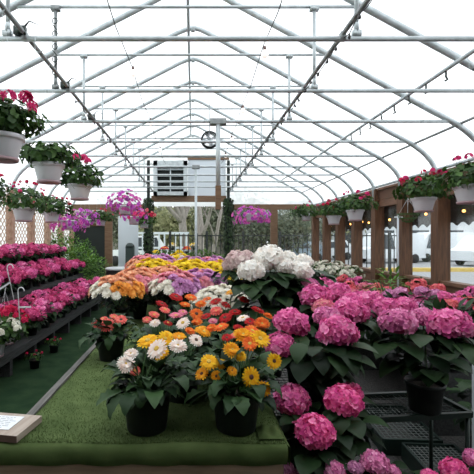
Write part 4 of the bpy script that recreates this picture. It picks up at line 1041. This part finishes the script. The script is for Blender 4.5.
# cars
def car(loc, rz, mat, label, L=4.4, H=1.5, van=False):
    t = thing('van' if van else 'car', loc, label, 'van' if van else 'car', rz=rz); w = .88
    prof = [(0,.35),(0,.8),(.15,.92),(L*.25,1.0),(L*.38,H*.97),(L*.45,H),(L*.8,H),(L*.93,1.05),(L,.95),(L,.35)] if not van else [(0,.35),(0,.95),(.5,1.15),(L*.22,H*.9),(L*.28,H),(L*.98,H),(L,H*.95),(L,.35)]
    n = len(prof); mb = MB(); vs = []
    for s in (-1,1):
        for x, z in prof: vs.append((x-L/2, s*w*(1-.12*max(0,(z-.95)/.8)), z))
    mb.add(vs, [tuple(range(n)), tuple(range(2*n-1,n-1,-1))]+[(k,(k+1)%n,n+(k+1)%n,n+k) for k in range(n)]); mb.build('body', M[mat], t, False)
    mb = MB()
    for s in (-1,1):
        a, b = (.35,.78) if not van else (.18,.42); y = s*(w-.03)
        mb.add([(L*a-L/2,y,.98+.02*van),(L*b+.25-L/2,y,.98+.02*van),(L*b-L/2,y*.93,H-.12),(L*a+.35-L/2,y*.93,H-.12)],[(0,1,2,3)])
        for q in mb.v[-4:]: pass
        mb.v[-4:] = [(v[0], v[1]+s*.03, v[2]) for v in mb.v[-4:]]
    mb.build('side_windows', M['car_glass'], t, False)
    for x in (-L*.31, L*.31):
        for s in (-1,1): b = MB(); b.tube([(x,s*(w-.18),.32),(x,s*(w+.02),.32)], .32, 18); b.build('wheel', M['tyre'], t)
car((13.9,28.5,-.02), .25, 'car_white', 'white van outside the right windows, leftmost of the three', 4.8, 2.1, True)
car((18.6,30.5,-.02), .15, 'car_white', 'white van outside the right windows, middle one of the three', 5.0, 2.2, True)
car((18.9,25.5,-.02), .3, 'car_white', 'white van outside the right windows, rightmost of the three', 4.8, 1.9, True)
car((11.0,33,-.02), .2, 'car_white', 'white car far outside past the back right corner', 4.4, 1.6)
car((8.0,31,-.02), .1, 'car_blue', 'pale blue car beyond the iron fence')
car((-3.6,26,-.02), .1, 'car_white', 'white car parked beyond the door in the back wall', 4.4, 1.9)
mb = MB(); mb.bx(8,17,20.4,20.9,-.06,.16); tag(mb.build('kerb', M['yellow_curb'], smooth=False), 'yellow painted kerb outside the right windows', 'kerb')
mb = MB(); rr = random.Random(12)
for k in range(2600): round_leaf(mb, (rr.uniform(4.85,5.35), rr.uniform(4,14), rr.uniform(0,.72)), (rvec()+Vector((0,0,.7))).normalized(), rr.uniform(.03,.06), rr.random())
tag(mb.build('flower_bed', M['hedge_leaf']), 'strip of low green planting just outside the right wall', 'flower bed')
for k in range(40):
    mb_ = None
    o = inst('outdoor_geranium', CLU[k%3], M[('ger_red','hyd_coral','azalea_white')[k%3]], None, (rnd(4.85,5.35), 4+.25*k, rnd(.60,.69)), (0,0,k), .07)
    tag(o, 'red, coral or white bloom in the planting outside the right wall', 'flower', 'blooms in the planting outside the right wall')
mb = MB(); mb.bx(9,40,37,44,-.1,5.2); t = mb.build('street_building', M['far_wall'], smooth=False); tag(t, 'long pale building across the street at the right', 'building')
for k in range(9):
    b = MB(); b.bx(10.5+3.2*k,12.2+3.2*k,36.96,37.02,1.3,2.5); b.build('window', M['car_glass'], t, False)
# trees
def tree(loc, H, r, label, leafmat=None, nleaf=0, crownR=1.5, seed=1, lean=0):
    rr = random.Random(seed); t = thing('tree', loc, label, 'tree'); mb = MB()
    def grow(p, d, L, rad, lv):
        pts = [p]; q = p.copy(); dd = d.copy(); n = 5
        for i in range(n):
            dd = (dd+Vector((rr.uniform(-.16,.16), rr.uniform(-.16,.16), .04))).normalized(); q = q+dd*(L/n); pts.append(q.copy())
        mb.tube(pts, rad, 7 if lv < 2 else 4, .5, rad*.55); ends.append(q)
        if lv < 3:
            for k in range(3 if lv else 4):
                b = pts[rr.randrange(2, n+1)]; a = rr.uniform(0,2*PI); e = (dd*.7+Vector((math.cos(a),math.sin(a),.35))*.8).normalized(); grow(b, e, L*.6, rad*.5, lv+1)
    ends = []; grow(Vector((0,0,0)), Vector((lean,0,1)).normalized(), H*.42, r, 0)
    mb.build('trunk', M['bark'], t)
    if nleaf:
        lf = MB()
        for k in range(nleaf):
            e = ends[rr.randrange(len(ends))]; p = e+rvec()*rr.random()*crownR; 
            if p.z < .4: continue
            round_leaf(lf, p, rvec(), rr.uniform(.06,.13), rr.random())
        lf.build('foliage', M[leafmat], t)
    return t
trs = [(188,22,19,.30,None,0,1,'twin grey tree trunk outside the opening, left stem',-.08),(199,22.5,19,.26,None,0,1,'twin grey tree trunk outside the opening, right stem',.10),(208,24,16,.16,None,0,1,'slim leaning tree right of the twin trunks',.15),
 (165,27,9,.22,'hazy_tree_leaf',2600,1.7,'tree with yellow green spring leaves behind the left ivy post',0),(180,33,10,.25,'hazy_tree_leaf',2600,2.2,'pale leafy tree far behind the opening',0),(222,32,11,.25,'ever_leaf',3000,2.2,'dull green tree behind the right ivy post',0),
 (245,29,9,.2,'ever_leaf',3200,2.0,'dull green tree behind the left pane of the back windows',0),(262,34,10,.22,'hazy_tree_leaf',2600,2.2,'light tree behind the middle of the back windows',0),(290,30,9,.22,'ever_leaf',3200,2.0,'grey green tree behind the right pane of the back windows',0),(310,34,10,.22,'ever_leaf',2600,2.2,'grey green tree at the right corner of the back windows',0),(335,38,11,.25,'hazy_tree_leaf',2600,2.4,'light tree beyond the street seen past the back corner',0),(150,38,11,.25,'ever_leaf',3000,2.4,'dull green tree far behind the left ivy post',0),(205,42,12,.25,'ever_leaf',3400,2.8,'dull green tree farthest behind the opening',0),(120,36,11,.25,'ever_leaf',3000,2.4,'dull green tree behind the white door',0)]
for i,(px_,d,H,r,lm,nl,cr,lab,lean) in enumerate(trs): tree(Vector(((px_-CX)*d/F,d,-.1)), H*.55, r, lab, lm, nl, cr, 300+i, lean)

# ================================================================== light, camera
w = bpy.data.worlds.new('overcast_sky'); bpy.context.scene.world = w; w.use_nodes = True
bg = w.node_tree.nodes['Background']; bg.inputs[0].default_value = (.93,.97,1.0,1); bg.inputs[1].default_value = 1.0
cam = bpy.data.cameras.new('camera'); co = bpy.data.objects.new('camera', cam); C.objects.link(co)
co.location = (0,0,EYE); co.rotation_euler = (PI/2,0,0)
cam.sensor_width = 36; cam.sensor_fit = 'HORIZONTAL'; cam.lens = 36*F/474
cam.shift_x = (237-CX)/474; cam.shift_y = -(237-CY)/474; cam.clip_end = 300; cam.clip_start = .05
sc = bpy.context.scene; sc.camera = co
sc.view_settings.view_transform = 'Standard'; sc.view_settings.look = 'None'; sc.view_settings.gamma = 1; sc.view_settings.exposure = 1.08
